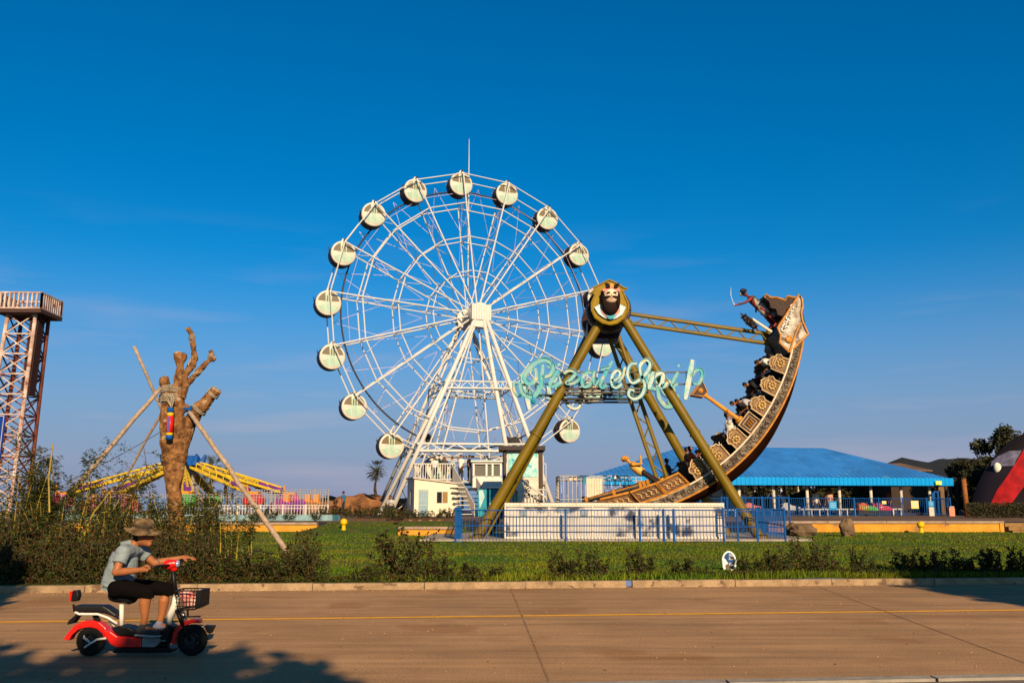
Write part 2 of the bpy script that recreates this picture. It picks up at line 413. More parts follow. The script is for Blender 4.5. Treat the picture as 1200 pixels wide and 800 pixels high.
# drive units on the rim
for px,py in ((498,513),(600,517)):
    p=at(px,py,67.5); m=MB(); m.box(p,(.7,.5,.55)); m.tube([p+V(-.5,0,.3),p+V(.6,0,-.1)],.12,8); m.lathe([(0,-.12),(.34,-.12),(.34,.12),(0,.12)],14,M=Matrix.Rotation(PI/2,3,'X'),c=p+V(.2,-.4,0)); m.tube([p,p+V(.3,0,-1.0)],.06,6)
    m.build('drive_motor',DARK,fw)
# ---------------- gondolas
GW=mat('gondola_cream',(.7,.65,.56),.45,var=.2,scale=2,stain=((.4,.26,.15),2.2,.68))
GG=mat('gondola_green_panel',(.42,.6,.48),.45,var=.2,scale=3)
GB=mat('gondola_brown_drum',(.055,.03,.02),.5,var=.3,scale=4)
GGL=mat('gondola_window',(.2,.15,.07),.15,spec=.7)
GR=.9
def disc_poly(r,a0,a1,n=10,inner=0,y=0,cz=GR):
    P=[V(r*math.sin(a0+(a1-a0)*i/n),y,cz+r*math.cos(a0+(a1-a0)*i/n)) for i in range(n+1)]
    return P
g0=thing('gondola',(0,0,0),'x','gondola','round cream gondolas hanging from the ferris wheel')
m=MB(); MM=Matrix.Rotation(PI/2,3,'X')
m.lathe([(0,.5),(GR-.07,.5),(GR-.02,.47),(GR,.42),(GR-.05,.4),(GR-.05,-.55),(GR,-.57),(GR-.02,-.62),(GR-.07,-.65),(0,-.65)],28,M=MM,c=(0,0,GR)); 
smooth_sharp(m.build('shell',GW,g0))
m=MB(); m.lathe([(GR-.035,.39),(GR+.004,.36),(GR+.004,-.52),(GR-.035,-.54)],28,M=MM,c=(0,0,GR)); smooth_sharp(m.build('drum_band',GB,g0))
for s in (-1,1):      # quarter windows
    P=disc_poly(GR-.14,s*R(18),s*R(80)); P.append(V(s*.2,0,GR+.1))
    P=[p+V(0,-.505,0) for p in P]; 
    if s>0: P=P[::-1]
    MB().prism(P,V(0,.012,0)).build('window',GGL,g0)
m=MB(); m.box((0,-.507,GR-.02),(.36,.012,1.3)); m.build('door',GG,g0)
for s in (-1,1): MB().box((s*.085,-.517,GR+.3),(.1,.012,.42)).build('window',GGL,g0)
for s in(1,-1):
    P=[p+V(0,-.509,0) for p in disc_poly(GR-.16,R(200),R(250))]+[V(-.22,-.509,GR-.12),V(-.22,-.509,GR-.3)]; P=[V(s*p.x,p.y,p.z) for p in P]; MB().prism(P[::-1],V(0,.008,0)).build('lower_panel',GG,g0)
m=MB(); m.prism([V(-.22,-.45,GR*2-.08),V(.22,-.45,GR*2-.08),V(.1,-.45,GR*2+.16),V(-.1,-.45,GR*2+.16)][::-1],V(0,1.05,0)); m.build('hanger',WHITE,g0)
m=MB(); m.tube([V(0,-.9,GR*2+.05),V(0,.9,GR*2+.05)],.05,6); m.tube([V(-.95,-.1,GR+.1),V(-1.0,-.1,GR+.45)],.03,5);m.build('hanger_axle',DARK,g0)
glab=['topmost gondola of the wheel, pale green, right under the mast','gondola just right of the topmost one','gondola two places right of the topmost one','upper right gondola beside the pirate medallion, highest one near it',
 'gondola mostly hidden behind the ochre pirate medallion','gondola peeping out just below the ochre pirate medallion','gondola hidden behind the script sign of the swing ship','gondola hanging low on the right, below the script sign',
 'gondola partly hidden by the right side of the cyan billboard booth','gondola at the platform beside the small operator cabin','gondola down at the platform just left of the blue staircase','lower left gondola nearest the white wheel legs',
 'gondola on the lower left, second above the palm tree','gondola on the left, third up from the palm tree','leftmost gondola at the middle height of the wheel','gondola on the upper left, just above the leftmost one','gondola on the upper left, two places left of the topmost one','gondola next left of the topmost one']
for i in range(18):
    t=angs[i]; p=W(WR,t,0)+V(0,0,-.738-GR); g=g0 if i==0 else dup(g0)
    g.location=p; g.rotation_euler=(0,0,YW+R(random.uniform(-3,3))); g['label']='round cream '+glab[i] if i else glab[0]
# ================================================================ PLATFORM, HUT, STAIRS, CABIN
pz=at(520,564,62).z
pl=thing('boarding_platform',(gp(560,63)),'white railed boarding deck under the ferris wheel','platform')
a=at(484,564,60.5); b_=at(640,564,60.5)
MB().box(((a.x+b_.x)/2,63.3,pz-.12),(b_.x-a.x,5.6,.24)).build('deck',mat('deck_grey',(.4,.37,.34),.7,var=.2,scale=1),pl)
m=MB(); n=7
for i in range(n):
    for yy in (60.8,65.8): m.tube([V(a.x+.2+(b_.x-a.x-.4)*i/(n-1),yy,tz),V(a.x+.2+(b_.x-a.x-.4)*i/(n-1),yy,pz-.2)],.09,8)
m.build('column',WHITE,pl)
def rail(A,B,h,sp,r,mt,parent,name='railing',post=None):
    m=MB(); L_=(B-A).length; n=max(1,int(L_/sp)); up=V(0,0,h)
    m.tube([A+up,B+up],r*1.6,5); m.tube([A+V(0,0,.12),B+V(0,0,.12)],r*1.3,5)
    for i in range(n+1):
        p=A.lerp(B,i/n); m.tube([p,p+up],r,4)
    return m.build(name,mt,parent)
rail(V(a.x,60.6,pz),V(at(533,560,60.6).x,60.6,pz),1.15,.16,.028,WHITE,pl)
rail(V(at(585,560,60.6).x,60.6,pz),V(b_.x,60.6,pz),1.15,.16,.028,WHITE,pl)
rail(V(a.x,66,pz),V(b_.x,66,pz),1.15,.3,.028,WHITE,pl); rail(V(a.x,60.6,pz),V(a.x,66,pz),1.15,.16,.028,WHITE,pl)
# ticket hut
Yh=57.5; HR=Matrix.Rotation(R(16),3,'Z')
hx0=at(485,600,Yh).x; 
ht=thing('ticket_hut',(at(515,600,Yh).x,Yh,tz),'small white hut with pale blue door and sloping roof below the wheel platform','hut')
def hp(u,d,z): return V(hx0,Yh,tz)+HR@V(u,d,0)+V(0,0,z)     # u along the front, d depth
hw=at(537,600,Yh).x-hx0+.05; h0=at(485,560.5,Yh).z-tz; h1=at(537,567,Yh).z-tz
HUTW=mat('hut_white_plaster',(.82,.72,.56),.8,var=.1,scale=1.2,bump=.1,stain=((.5,.4,.28),.9,.66))
dw=.62;dx=.28;dh=1.64; wx=1.42; ww=.78; wz=.78; wh=.78
m=MB()
def wallq(u0,z0,u1,z1,d=0,th=.12):
    P=[hp(u0,d,z0),hp(u1,d,z0),hp(u1,d,z1),hp(u0,d,z1)]; m.prism(P,HR@V(0,th,0))
top=lambda u:h0+(h1-h0)*u/hw
def wallt(u0,u1,z0): P=[hp(u0,0,z0),hp(u1,0,z0),hp(u1,0,top(u1)),hp(u0,0,top(u0))]; m.prism(P,HR@V(0,.12,0))
wallt(0,dx,0); wallt(dx,dx+dw,dh); wallt(dx+dw,wx,0); wallq(wx,0,wx+ww,wz); wallt(wx,wx+ww,wz+wh); wallt(wx+ww,hw,0)
m.prism([hp(hw,0,0),hp(hw,2.6,0),hp(hw,2.6,h1),hp(hw,0,h1)],HR@V(-.12,0,0))
m.prism([hp(0,2.6,0),hp(hw,2.6,0),hp(hw,2.6,h1),hp(0,2.6,h0)],HR@V(0,-.1,0))
# left wall with window opening
m.prism([hp(0,.12,0),hp(0,.9,0),hp(0,.9,h0),hp(0,.12,h0)],HR@V(.1,0,0)); m.prism([hp(0,1.5,0),hp(0,2.5,0),hp(0,2.5,h0),hp(0,1.5,h0)],HR@V(.1,0,0)); m.prism([hp(0,.9,0),hp(0,1.5,0),hp(0,1.5,.7),hp(0,.9,.7)],HR@V(.1,0,0)); m.prism([hp(0,.9,1.7),hp(0,1.5,1.7),hp(0,1.5,h0),hp(0,.9,h0)],HR@V(.1,0,0))
m.build('wall',HUTW,ht)
m=MB(); m.prism([hp(-.1,-.12,h0+.005),hp(hw+.1,-.12,h1+.0),hp(hw+.1,-.12,h1+.09),hp(-.1,-.12,h0+.1)],HR@V(0,2.9,0)); m.build('roof',mat('hut_roof',(.6,.52,.42),.7,var=.2),ht)
d=MB(); d.box(hp(dx+dw/2,.05,dh/2),(dw-.01,.05,dh-.01),M=HR); dd=d.build('door',mat('pale_blue_door',(.28,.42,.5),.5,var=.2,scale=4),ht)
d=MB()
for k in range(5): d.box(hp(dx+.08+k*.115,.012,dh*.72),(.02,.02,.7),M=HR)
d.box(hp(dx+dw/2,.012,dh*.42),(dw-.1,.02,.05),M=HR); d.box(hp(dx+dw/2,.012,dh*.95),(dw-.1,.02,.05),M=HR); d.build('grille',mat('door_grille',(.45,.5,.52),.5),dd)
w=MB(); w.box(hp(wx+ww/2,.06,wz+wh/2),(ww,.03,wh),M=HR); wi=w.build('window',GLASSD,ht)
w=MB(); 
for uu in (wx+.02,wx+ww/2,wx+ww-.02): w.box(hp(uu,.03,wz+wh/2),(.045,.06,wh),M=HR)
for zz in (wz+.02,wz+wh-.02): w.box(hp(wx+ww/2,.03,zz),(ww,.055,.045),M=HR)
w.build('frame',WHITE,wi); w=MB(); w.box(hp(wx+ww*.75,.038,wz+wh/2),(ww*.4,.012,wh-.06),M=HR); w.build('curtain',mat('tan_curtain',(.3,.18,.06),.8),wi)
MB().box(hp(wx+ww+.28,-.006,wz+.45),(.25,.01,.12),M=HR).build('notice',mat('faint_teal_notice',(.55,.7,.68),.6),ht)
# staircase
st=thing('staircase',gp(548,59),'blue stairs with white sheet side panels rising to the wheel platform','staircase')
A=V(at(566,603,57.5).x,57.5,tz); B=V(at(540,566,60.4).x,60.4,pz); n=9; wd=.55
m=MB()
for i in range(n):
    t_=(i+.5)/n; p=A.lerp(B,t_); m.box(p,(1.0,.36,.06),M=Matrix.Rotation(R(-5),3,'Z'))
m.build('tread',mat('blue_tread',(.02,.22,.5),.5,var=.2,scale=4),st)
for s,nm in ((-1,'side_panel'),(1,'side_panel')):
    o=V(s*wd,0,0); mm_=MB(); up=V(0,0,1.05)
    mm_.prism([A+o,B+o,B+o+up,A+o+up*.75],V(.03,0,0)); mm_.build(nm,mat('stair_white_sheet',(.66,.6,.55),.5,var=.15,scale=2),st)
m=MB()
for i in range(8):
    t_=(i+.5)/8; p=V(at(536,600,57.5).x,57.3,tz).lerp(V(at(524,568,58.5).x,58.3,pz),t_); m.box(p,(.9,.3,.05))
st2=thing('staircase',gp(538,57.3),'narrow open white steps beside the right wall of the white hut','staircase'); 
for v in m.v: v.x+=.55
m.build('tread',WHITE,st2)
# operator cabin
Yc=59.5; x0=at(554,550,Yc).x; x1=at(588,550,Yc).x; zb=at(570,571,Yc).z; zt=at(570,541,Yc).z
cb=thing('operator_cabin',((x0+x1)/2,Yc+.9,zb),'small white operator cabin with wide window beside the wheel platform','cabin')
CW=mat('cabin_white',(.8,.76,.68),.6,var=.1,scale=2)
m=MB(); cx=(x0+x1)/2; w=x1-x0; hh=zt-zb
m.box((cx,Yc+.06,zb+hh*.22),(w,.1,hh*.44)); m.box((cx,Yc+.06,zt-.07),(w,.1,.14))
for xx in (x0+.06,cx-.05,cx+.35,x1-.06): m.box((xx,Yc+.06,zb+hh*.66),(.12,.1,hh*.5))
m.box((x0+.05,Yc+.95,zb+hh*.5),(.1,1.7,hh-.02)); m.box((x1-.05,Yc+.95,zb+hh*.5),(.1,1.7,hh-.02)); m.box((cx,Yc+1.8,zb+hh*.5),(w-.22,.08,hh-.04))
m.build('wall',CW,cb); MB().box((cx,Yc+.9,zt+.05),(w+.25,2.1,.1)).build('roof',CW,cb)
MB().box((cx,Yc+.1,zb+hh*.66),(w-.25,.02,hh*.42)).build('window',mat('cabin_glass',(.16,.15,.13),.1,spec=.7),cb)
MB().box((cx+.15,Yc+.9,zb-.08),(w+.9,2.2,.12)).build('floor_slab',DARK,cb)
# teal kiosk under the cabin
k0=at(560,600,57.0).x; k1=at(602,600,57.0).x; kt=at(570,573,57.).z
kk=thing('kiosk',((k0+k1)/2,57.8,tz),'teal ticket kiosk with painted-in sunlit strips under the operator cabin','kiosk')
MB().box(((k0+k1)/2,57.9,(kt+tz)/2),(k1-k0,1.6,kt-tz),).build('body',TEAL,kk)
LB=mat('kiosk_sunlit_blue',(.45,.68,.7),.5,var=.15,scale=3)
def kp(px,py): p=at(px,py,57.09); return V(p.x,57.09,max(p.z,tz+.02))
MB().prism([kp(561,574),kp(566,574),kp(568,582),kp(562,596)],V(0,-.012,0)).build('stripe',LB,kk); MB().prism([kp(583,575),kp(592,576),kp(575,597),kp(569,597)],V(0,-.012,0)).build('stripe',LB,kk)  # sunlit strips painted in either side of the ochre leg's diagonal shadow
# cyan billboard booth
Yb=53.0
bb=thing('billboard_booth',gp(614,Yb+1),'tall white booth with cyan painted panel and dark flat roof behind the ochre leg','booth')
def bx(px0,px1,py0,py1,Y,d,m,dy=0):
    a=at(px0,py1,Y); b_=at(px1,py0,Y); m.box(((a.x+b_.x)/2,Y+d/2,(a.z+b_.z)/2),(b_.x-a.x,d,b_.z-a.z)); return m
m=MB(); bx(584,639,522,527,Yb-.3,2.8,m); m.build('roof',mat('dark_roof_slab',(.06,.045,.04),.7,var=.3),bb)
for q4 in((590,593,0),(632,636,0),(631,634,2),(589,592,2)): m=MB(); bx(q4[0],q4[1],527,600,Yb+q4[2],.15,m); m.build('post',mat('brown_post',(.07,.045,.035),.6),bb)
m=MB(); bx(594,631,528,600,Yb+.12,.05,m); bx(634.5,636,529,590,Yb+.2,1.7,m); m.build('panel',mat('booth_cream',(.72,.66,.55),.6,var=.2,scale=2,stain=((.4,.3,.2),2,.66)),bb)
m=MB(); bx(596,630,531,558.5,Yb+.09,.02,m); m.build('painted_panel',mat('cyan_mural',(.08,.55,.6),.5,scale=1.6,col2=(.6,.75,.72),stain=((.02,.35,.5),2.2,.6)),bb)
m=MB()
for k,(x_,y_,r_) in enumerate(((617,565,3.0),(619,572,3.4),(618,580,3.2),(602,568,2.5),(604,577,2.5))):
    c=at(x_,y_,Yb+.09); rr=r_/22.
    P=[c+V(rr*math.cos(q*PI/9),-.01,rr*math.sin(q*PI/9)) for q in range(19)]; m.tube(P,.03,4)
    m.tube([c+V(-rr*.4,-.01,0),c+V(rr*.5,-.01,rr*.3)],.025,4)
m.build('scroll_ornament',DARK,bb)
MB_=MB(); bx(601,607,580,590,Yb-.02,.1,MB_); MB_.build('green_box',mat('green_box',(.05,.3,.16),.5),bb)
rail(V(at(596,590,Yb-.6).x,Yb-.6,at(600,597,Yb-.6).z),V(at(640,590,Yb-.6).x,Yb-.6,at(600,597,Yb-.6).z),1.15,.18,.022,WHITE,bb)
m=MB(); m.tube([at(607,559,Yb-.6),at(640,583,Yb-.6),at(641,597,Yb-.6)],.05,6); m.build('handrail',WHITE,bb)
# ================================================================ PEOPLE
def appendgeo(o,mb,off):
    me=o.data; import bmesh
    bm=bmesh.new(); bm.from_mesh(me); vs=[bm.verts.new(p-off) for p in mb.v]
    for f in mb.f:
        try: fc=bm.faces.new([vs[i] for i in f]); fc.smooth=True
        except ValueError: pass
    bm.to_mesh(me); bm.free()
def figure(name,label,loc,J,side=V(1,0,0),fwd=V(0,1,0),vox=.03,shirt=None,trousers=None,hair=HAIR,shoes=None,skin=SKIN,sleeve=.5,long_tr=True,cat='person',group=None,grip=False,rot=None,face=True):
    """J: joint positions in the figure's own frame, z up"""
    root=thing(name,(0,0,0),label,cat,group)
    up=(J['head']-J['neck']).normalized()
    sh={s:J['chest']+side*s*.175+up*0.05 for s in(-1,1)}; hp_={s:J['hip']+side*s*.095 for s in(-1,1)}
    b=MB()
    b.cap(J['hip'],J['chest'],.135,.15,12); b.cap(sh[-1],sh[1],.075,.075); b.cap(hp_[-1],hp_[1],.10,.10)
    b.cap(J['chest'],J['neck'],.09,.055); b.cap(J['neck'],J['head'],.052,.055)
    b.ell(J['head'],(.077,.094,.115),14,10,M=Matrix((side,side.cross(up)*-1,up)).transposed() if abs(side.dot(up))<.3 else None)
    b.cap(J['head']+fwd*.035-up*.06,J['head']+fwd*.045-up*.075,.045,.035)
    for s,k in((-1,'l'),(1,'r')):
        b.cap(sh[s],J['e'+k],.05,.04); b.cap(J['e'+k],J['w'+k],.04,.026)
        d=(J['w'+k]-J['e'+k]).normalized(); b.cap(J['w'+k],J['w'+k]+d*.07,.03,.036)
        b.cap(hp_[s],J['k'+k],.085,.055); b.cap(J['k'+k],J['a'+k],.055,.036)
        b.cap(J['a'+k]-V(0,0,.03),J['a'+k]-V(0,0,.045)+J.get('foot',fwd)*.16,.038,.03)
    body=b.build('body',skin,root,remesh=vox)
    fg=MB()
    for s,k in((-1,'l'),(1,'r')):
        d=(J['w'+k]-J['e'+k]).normalized(); p=J['w'+k]+d*.09; lat=d.cross(up); lat=lat.normalized() if lat.length>.1 else side
        dn=d.cross(lat).normalized(); dn=dn if dn.z<0 else -dn
        for q,l in((-1.5,.06),(-.5,.072),(.5,.076),(1.5,.066)):
            o=p+lat*q*.019; c=.9 if grip else .35
            p1=o+d*l*.45+dn*l*.1*c*2; p2=p1+(d*(.3 if grip else .8)+dn*c).normalized()*l*.4; p3=p2+((-d*.5 if grip else d*.5)+dn*c).normalized()*l*.3
            fg.tube([o-d*.02,p1,p2,p3],[.0095,.0092,.0085,.007],6)
        tp=J['w'+k]+d*.03+(-lat*s)*.03; t1=tp+(d*.6-lat*s*.7+dn*.3).normalized()*.035; t2=t1+(d*.9+dn*.3).normalized()*.03
        fg.tube([J['w'+k]+d*.03,tp,t1,t2],[.013,.012,.010,.008],6)
    if face:
        h=J['head']; fz=fwd
        fg.tube([h+fz*.085+up*.012,h+fz*.112-up*.022,h+fz*.09-up*.03],[.009,.014,.012],6)
        for s in(-1,1): fg.ell(h+side*s*.078-up*.005,(.012,.018,.03),6,5)
    appendgeo(body,fg,Vector((0,0,0)))
    if face:
        e=MB(); h=J['head']
        for s in(-1,1): e.ell(h+side*s*.03+fwd*.086+up*.012,(.014,.01,.007),8,5)
        e.tube([h+fwd*.09-up*.052-side*.022,h+fwd*.097-up*.052,h+fwd*.09-up*.052+side*.022],.005,5)
        e.build('face_features',mat('eyes_and_lips',(.09,.03,.02),.5),root)
    if shirt:
        m=MB(); m.cap(J['hip']+up*.0,J['chest'],.16,.172,14); m.cap(sh[-1],sh[1],.092,.092); m.cap(J['chest'],J['neck']-up*.03,.11,.07)
        for s,k in((-1,'l'),(1,'r')):
            e_=sh[s].lerp(J['e'+k],min(1,sleeve*2)*.98 if sleeve<=.5 else 1) if sleeve<.9 else J['e'+k]
            e_=sh[s].lerp(J['e'+k],.62) if sleeve==.5 else J['e'+k]
            m.cap(sh[s],e_,.075,.062)
            if sleeve>=.9: m.cap(J['e'+k],J['w'+k],.055,.042)
        m.build('shirt',shirt,root,remesh=vox)
    if trousers:
        m=MB(); m.cap(hp_[-1],hp_[1],.125,.125,12); m.cap(J['hip'],J['hip']+up*.06,.15,.145)
        for s,k in((-1,'l'),(1,'r')):
            m.cap(hp_[s],J['k'+k],.108,.08)
            if long_tr: m.cap(J['k'+k],J['a'+k]+(J['k'+k]-J['a'+k])*.1,.075,.055)
        m.build('trousers' if long_tr else 'shorts',trousers,root,remesh=vox)
    if shoes:
        for k in 'lr':
            m=MB(); a=J['a'+k]; f_=J.get('foot',fwd); m.cap(a-V(0,0,.035)-f_*.05,a-V(0,0,.05)+f_*.17,.05,.04); m.cap(a-V(0,0,.03)-f_*.01,a+V(0,0,.005),.05,.045); m.build('shoe',shoes,root,remesh=min(vox,.02))
    if hair:
        m=MB(); h=J['head']; m.ell(h+up*.028-fwd*.018,(.086,.1,.108),14,9); 
        o=m.build('hair',hair,root,smooth=True)
        import bmesh
        bm=bmesh.new(); bm.from_mesh(o.data)
        dl=[v for v in bm.verts if (v.co-h).dot(fwd)>.045 and (v.co-h).dot(up)<.055 or (v.co-h).dot(up)<-.06]
        bmesh.ops.delete(bm,geom=dl,context='VERTS'); bm.to_mesh(o.data); bm.free()
    if rot is not None: root.rotation_euler=rot
    root.location=loc
    return root
def J_stand(h=1.7,lean=0,turn=0,arm='down'):
    k=h/1.7
    J=dict(hip=V(0,0,.92),chest=V(0,.0+lean,1.3),neck=V(0,.01+lean*1.3,1.46),head=V(0,.03+lean*1.5,1.59),kl=V(-.1,.03,.5),kr=V(.1,.0,.5),al=V(-.1,0,.09),ar=V(.12,-.03,.09))
    if arm=='down': J.update(el=V(-.25,.0+lean,1.07),er=V(.25,.0+lean,1.07),wl=V(-.24,.1+lean,.85),wr=V(.24,.1+lean,.85))
    elif arm=='rail': J.update(el=V(-.25,.08+lean,1.1),er=V(.25,.08+lean,1.1),wl=V(-.2,.3+lean,1.05),wr=V(.2,.3+lean,1.05))
    elif arm=='phone': J.update(el=V(-.25,.02,1.07),er=V(.24,.1,1.15),wl=V(-.24,.1,.87),wr=V(.1,.25,1.38))
    elif arm=='up': J.update(el=V(-.36,.0,1.3),er=V(.4,.05,1.35),wl=V(-.3,.2,1.2),wr=V(.5,.15,1.62))
    return {a:b*k for a,b in J.items()}
def J_sit(lean=.05,arm='bar',hd=0):
    J=dict(hip=V(0,0,.12),chest=V(0,.02+lean,.5),neck=V(0,.04+lean*1.4,.66),head=V(0,.06+lean*1.8,.79),kl=V(-.12,.42,.16),kr=V(.12,.42,.16),al=V(-.12,.48,-.24),ar=V(.12,.48,-.24))
    if arm=='bar': J.update(el=V(-.26,.14+lean,.32),er=V(.26,.14+lean,.32),wl=V(-.2,.38+lean,.4),wr=V(.2,.38+lean,.4))
    elif arm=='up': J.update(el=V(-.3,.2+lean,.6),er=V(.3,.2+lean,.6),wl=V(-.26,.3+lean,.85),wr=V(.26,.3+lean,.85))
    return J
def cloth(n,c): return mat('cloth_'+n,c,.85,var=.15,scale=12,bump=.15)
# ================================================================ SWING SHIP FRAME
YF=35.0; YRr=38.2
pv=at(714,357,35.0); PX,PZ=pv.x,pv.z; YM=36.6; AS=R(44)
fr=thing('swing_ride_frame',(PX,YM,.1),'ochre A-frame legs with painted medallion carrying the pirate swing ship','ride frame')
legs=[(at(704,376,YF),at(556,635,34.7)),(at(733,376,YF),at(892,633,34.7))]
for a,b_ in legs:
    m=MB(); m.tube([a,b_],[.185,.2],20); m.tube([b_+(a-b_).normalized()*.02,b_+(a-b_).normalized()*.14],[.3,.3],20); m.tube([a.lerp(b_,.52),a.lerp(b_,.53)],[.225,.225],20)
    m.box((b_.x,b_.y,.14),(.9,.9,.1))
    smooth_sharp(m.build('leg',OCHRE,fr))
for s,fx in((-1,legs[0][1].x),(1,legs[1][1].x)):
    a=V(PX+s*.45,YRr,PZ-.5); b_=V(PX+(fx-PX)*.93,YRr+.4,.15); m=MB(); m.tube([a,b_],[.19,.2],18); m.box((b_.x,b_.y,.14),(.9,.9,.1)); smooth_sharp(m.build('leg',OCHRE,fr))
m=MB(); MXm=Matrix.Rotation(-PI/2,3,'X')
m.lathe([(0,-1.95),(.45,-1.95),(.5,-1.9),(.5,-1.6),(.85,-1.55),(.9,-1.45),(.9,-.9),(.5,-.8),(.5,.8),(.9,.9),(.9,1.4),(.5,1.5),(.5,1.7),(0,1.7)],22,M=MXm,c=(PX,YM,PZ-.15)); m.box((PX-.1,YM+.6,PZ-.75),(1.3,1.4,.7))
for k in range(10):
    t_=2*PI*k/10; m.box((PX+.8*math.cos(t_),YM-1.56,PZ-.15+.8*math.sin(t_)),(.09,.09,.09))
MAROON=mat('dark_maroon_paint',(.045,.013,.012),.45,var=.4,scale=3)
smooth_sharp(m.build('pivot_housing',MAROON,fr))
# medallion outline (real plate, extruded)
med=[(385,90),(500,140),(580,195),(632,208),(600,232),(572,245),(600,320),(640,410),(636,510),(590,600),(490,672),(400,690),(300,668),(200,600),(152,500),(150,400),(195,290),(160,265),(190,225),(175,195),(270,150)]
MY=34.55; MXC=at(715,354,MY)
def mp_(x,y,Y=MY): return at(680+x/11.43,320+y/11.43,Y)
for Y_,flip in((MY,1),(YRr+.3,-1)):
    pts=[mp_(x,y) for x,y in med]; 
    pts=[V(MXC.x+(p.x-MXC.x)*flip,Y_,p.z) for p in pts]
    m=MB(); m.prism(pts,V(0,.14,0)); m.tube([p+V(0,-.02 if flip>0 else .16,0) for p in pts+[pts[0]]],.035,5)
    md=m.build('medallion',mat('mustard_plate',(.3,.185,.0),.6,var=.25,scale=3),fr)
    yo=-.05 if flip>0 else .19; sg=-1 if flip>0 else 1
    def e(x,y,rx,rz,ry,c,nm,mt,par,M=None):
        p=mp_(x,y); p=V(MXC.x+(p.x-MXC.x)*flip,Y_+yo+c*sg,p.z); MBx=MB().ell(p,(rx,ry,rz),16,10,M=M); MBx.build(nm,mt,par,smooth=True)
    PALE=mat('painted_pale_face',(.85,.6,.42),.6); BK=mat('painted_black_brown',(.016,.006,.004),.85)
    e(398,335,.4,.46,.3,.05,'painted_hair',BK,md)
    # collar: shield of pale blue, pink and teal bands
    def band(pl_,dy,nm,mt):
        P=[mp_(x,y) for x,y in pl_]; P=[V(MXC.x+(p.x-MXC.x)*flip,Y_+(0 if flip>0 else .14)+sg*dy,p.z) for p in P]; MB().prism(P,V(0,-sg*.06,0)).build(nm,mt,md)
    band([(185,465),(260,420),(395,450),(520,418),(608,462),(560,560),(480,610),(400,628),(310,600),(240,550)],.09,'painted_collar',mat('pale_blue_collar',(.45,.62,.72),.4))
    band([(270,450),(395,450),(520,450),(530,520),(470,590),(400,600),(330,590),(275,520)],.12,'painted_collar',mat('pink_collar',(.7,.25,.2),.4))
    band([(340,560),(400,555),(470,560),(440,615),(400,625),(360,612)],.15,'painted_collar',TEAL)
    e(400,325,.33,.36,.36,.13,'painted_face',PALE,md)
    e(398,445,.34,.38,.24,.12,'painted_beard',BK,md); e(310,385,.11,.36,.25,.14,'painted_beard',BK,md); e(490,385,.11,.36,.25,.14,'painted_beard',BK,md)
    e(358,352,.14,.045,.06,.44,'painted_moustache',BK,md); e(440,352,.14,.045,.06,.44,'painted_moustache',BK,md)
    e(360,300,.075,.035,.05,.47,'painted_eye',BK,md); e(445,300,.075,.035,.05,.47,'painted_eye',BK,md); e(402,325,.035,.07,.07,.46,'painted_nose',PALE,md)
    e(402,372,.05,.018,.03,.45,'painted_mouth',RED,md)
    band([(285,250),(320,232),(400,220),(485,232),(520,250),(510,275),(400,264),(295,278)],.42,'painted_headband',RED)
    band([(335,235),(370,190),(400,170),(430,190),(475,235),(400,225)],.45,'painted_headband',mat('orange_cap',(.8,.25,.02),.4))
    for ps in ([(310,175),(345,165),(385,195),(380,235),(330,235),(325,205)],[(505,165),(460,180),(430,200),(435,240),(480,235),(500,205)]): band(ps,.47,'painted_horn',BK)
# ================================================================ SHIP (own frame: x along, z up, origin at keel bottom; swung 44 degrees)
KZ=8.57
base=V(PX,YM,PZ)+V(math.sin(AS)*KZ,0,-math.cos(AS)*KZ)
sp=thing('pirate_swing_ship',(0,0,0),'ornate gold and black pirate swing ship swung high up to the right','pirate ship')
def Wl(l): return -7.58+.062*(l+.3)**2+KZ
def Gl(l): return Wl(l)-.42
def Kl(l): return -8.52+.08*(l+.3)**2+KZ
LA,LB_=-5.65,5.05; BW=1.12
ls=[LA+(LB_-LA)*i/40 for i in range(41)]
HULLM=mat('hull_dark_maroon',(.02,.005,.002),.75,var=.4,scale=1.5,spec=.04)
def hb(l): return BW*(1-.22*max(0,(abs(l+.3)-3.2)/2.2)**2)
# hull: keel section
m=MB(); rows=[]
for l in ls:
    w=hb(l); g=Gl(l); k=Kl(l); rows.append([V(l,-w,g),V(l,-w*.93,g-(g-k)*.35),V(l,-w*.72,g-(g-k)*.7),V(l,-w*.3,k+.02),V(l,w*.3,k+.02),V(l,w*.72,g-(g-k)*.7),V(l,w*.93,g-(g-k)*.35),V(l,w,g)])
vs=[p for r in rows for p in r]; n=8
m.add(vs,[(i*n+k,(i+1)*n+k,(i+1)*n+k+1,i*n+k+1) for i in range(40) for k in range(7)]+[tuple(range(8))[::-1],tuple(40*8+k for k in range(8))])
m.build('hull',HULLM,sp,smooth=True)
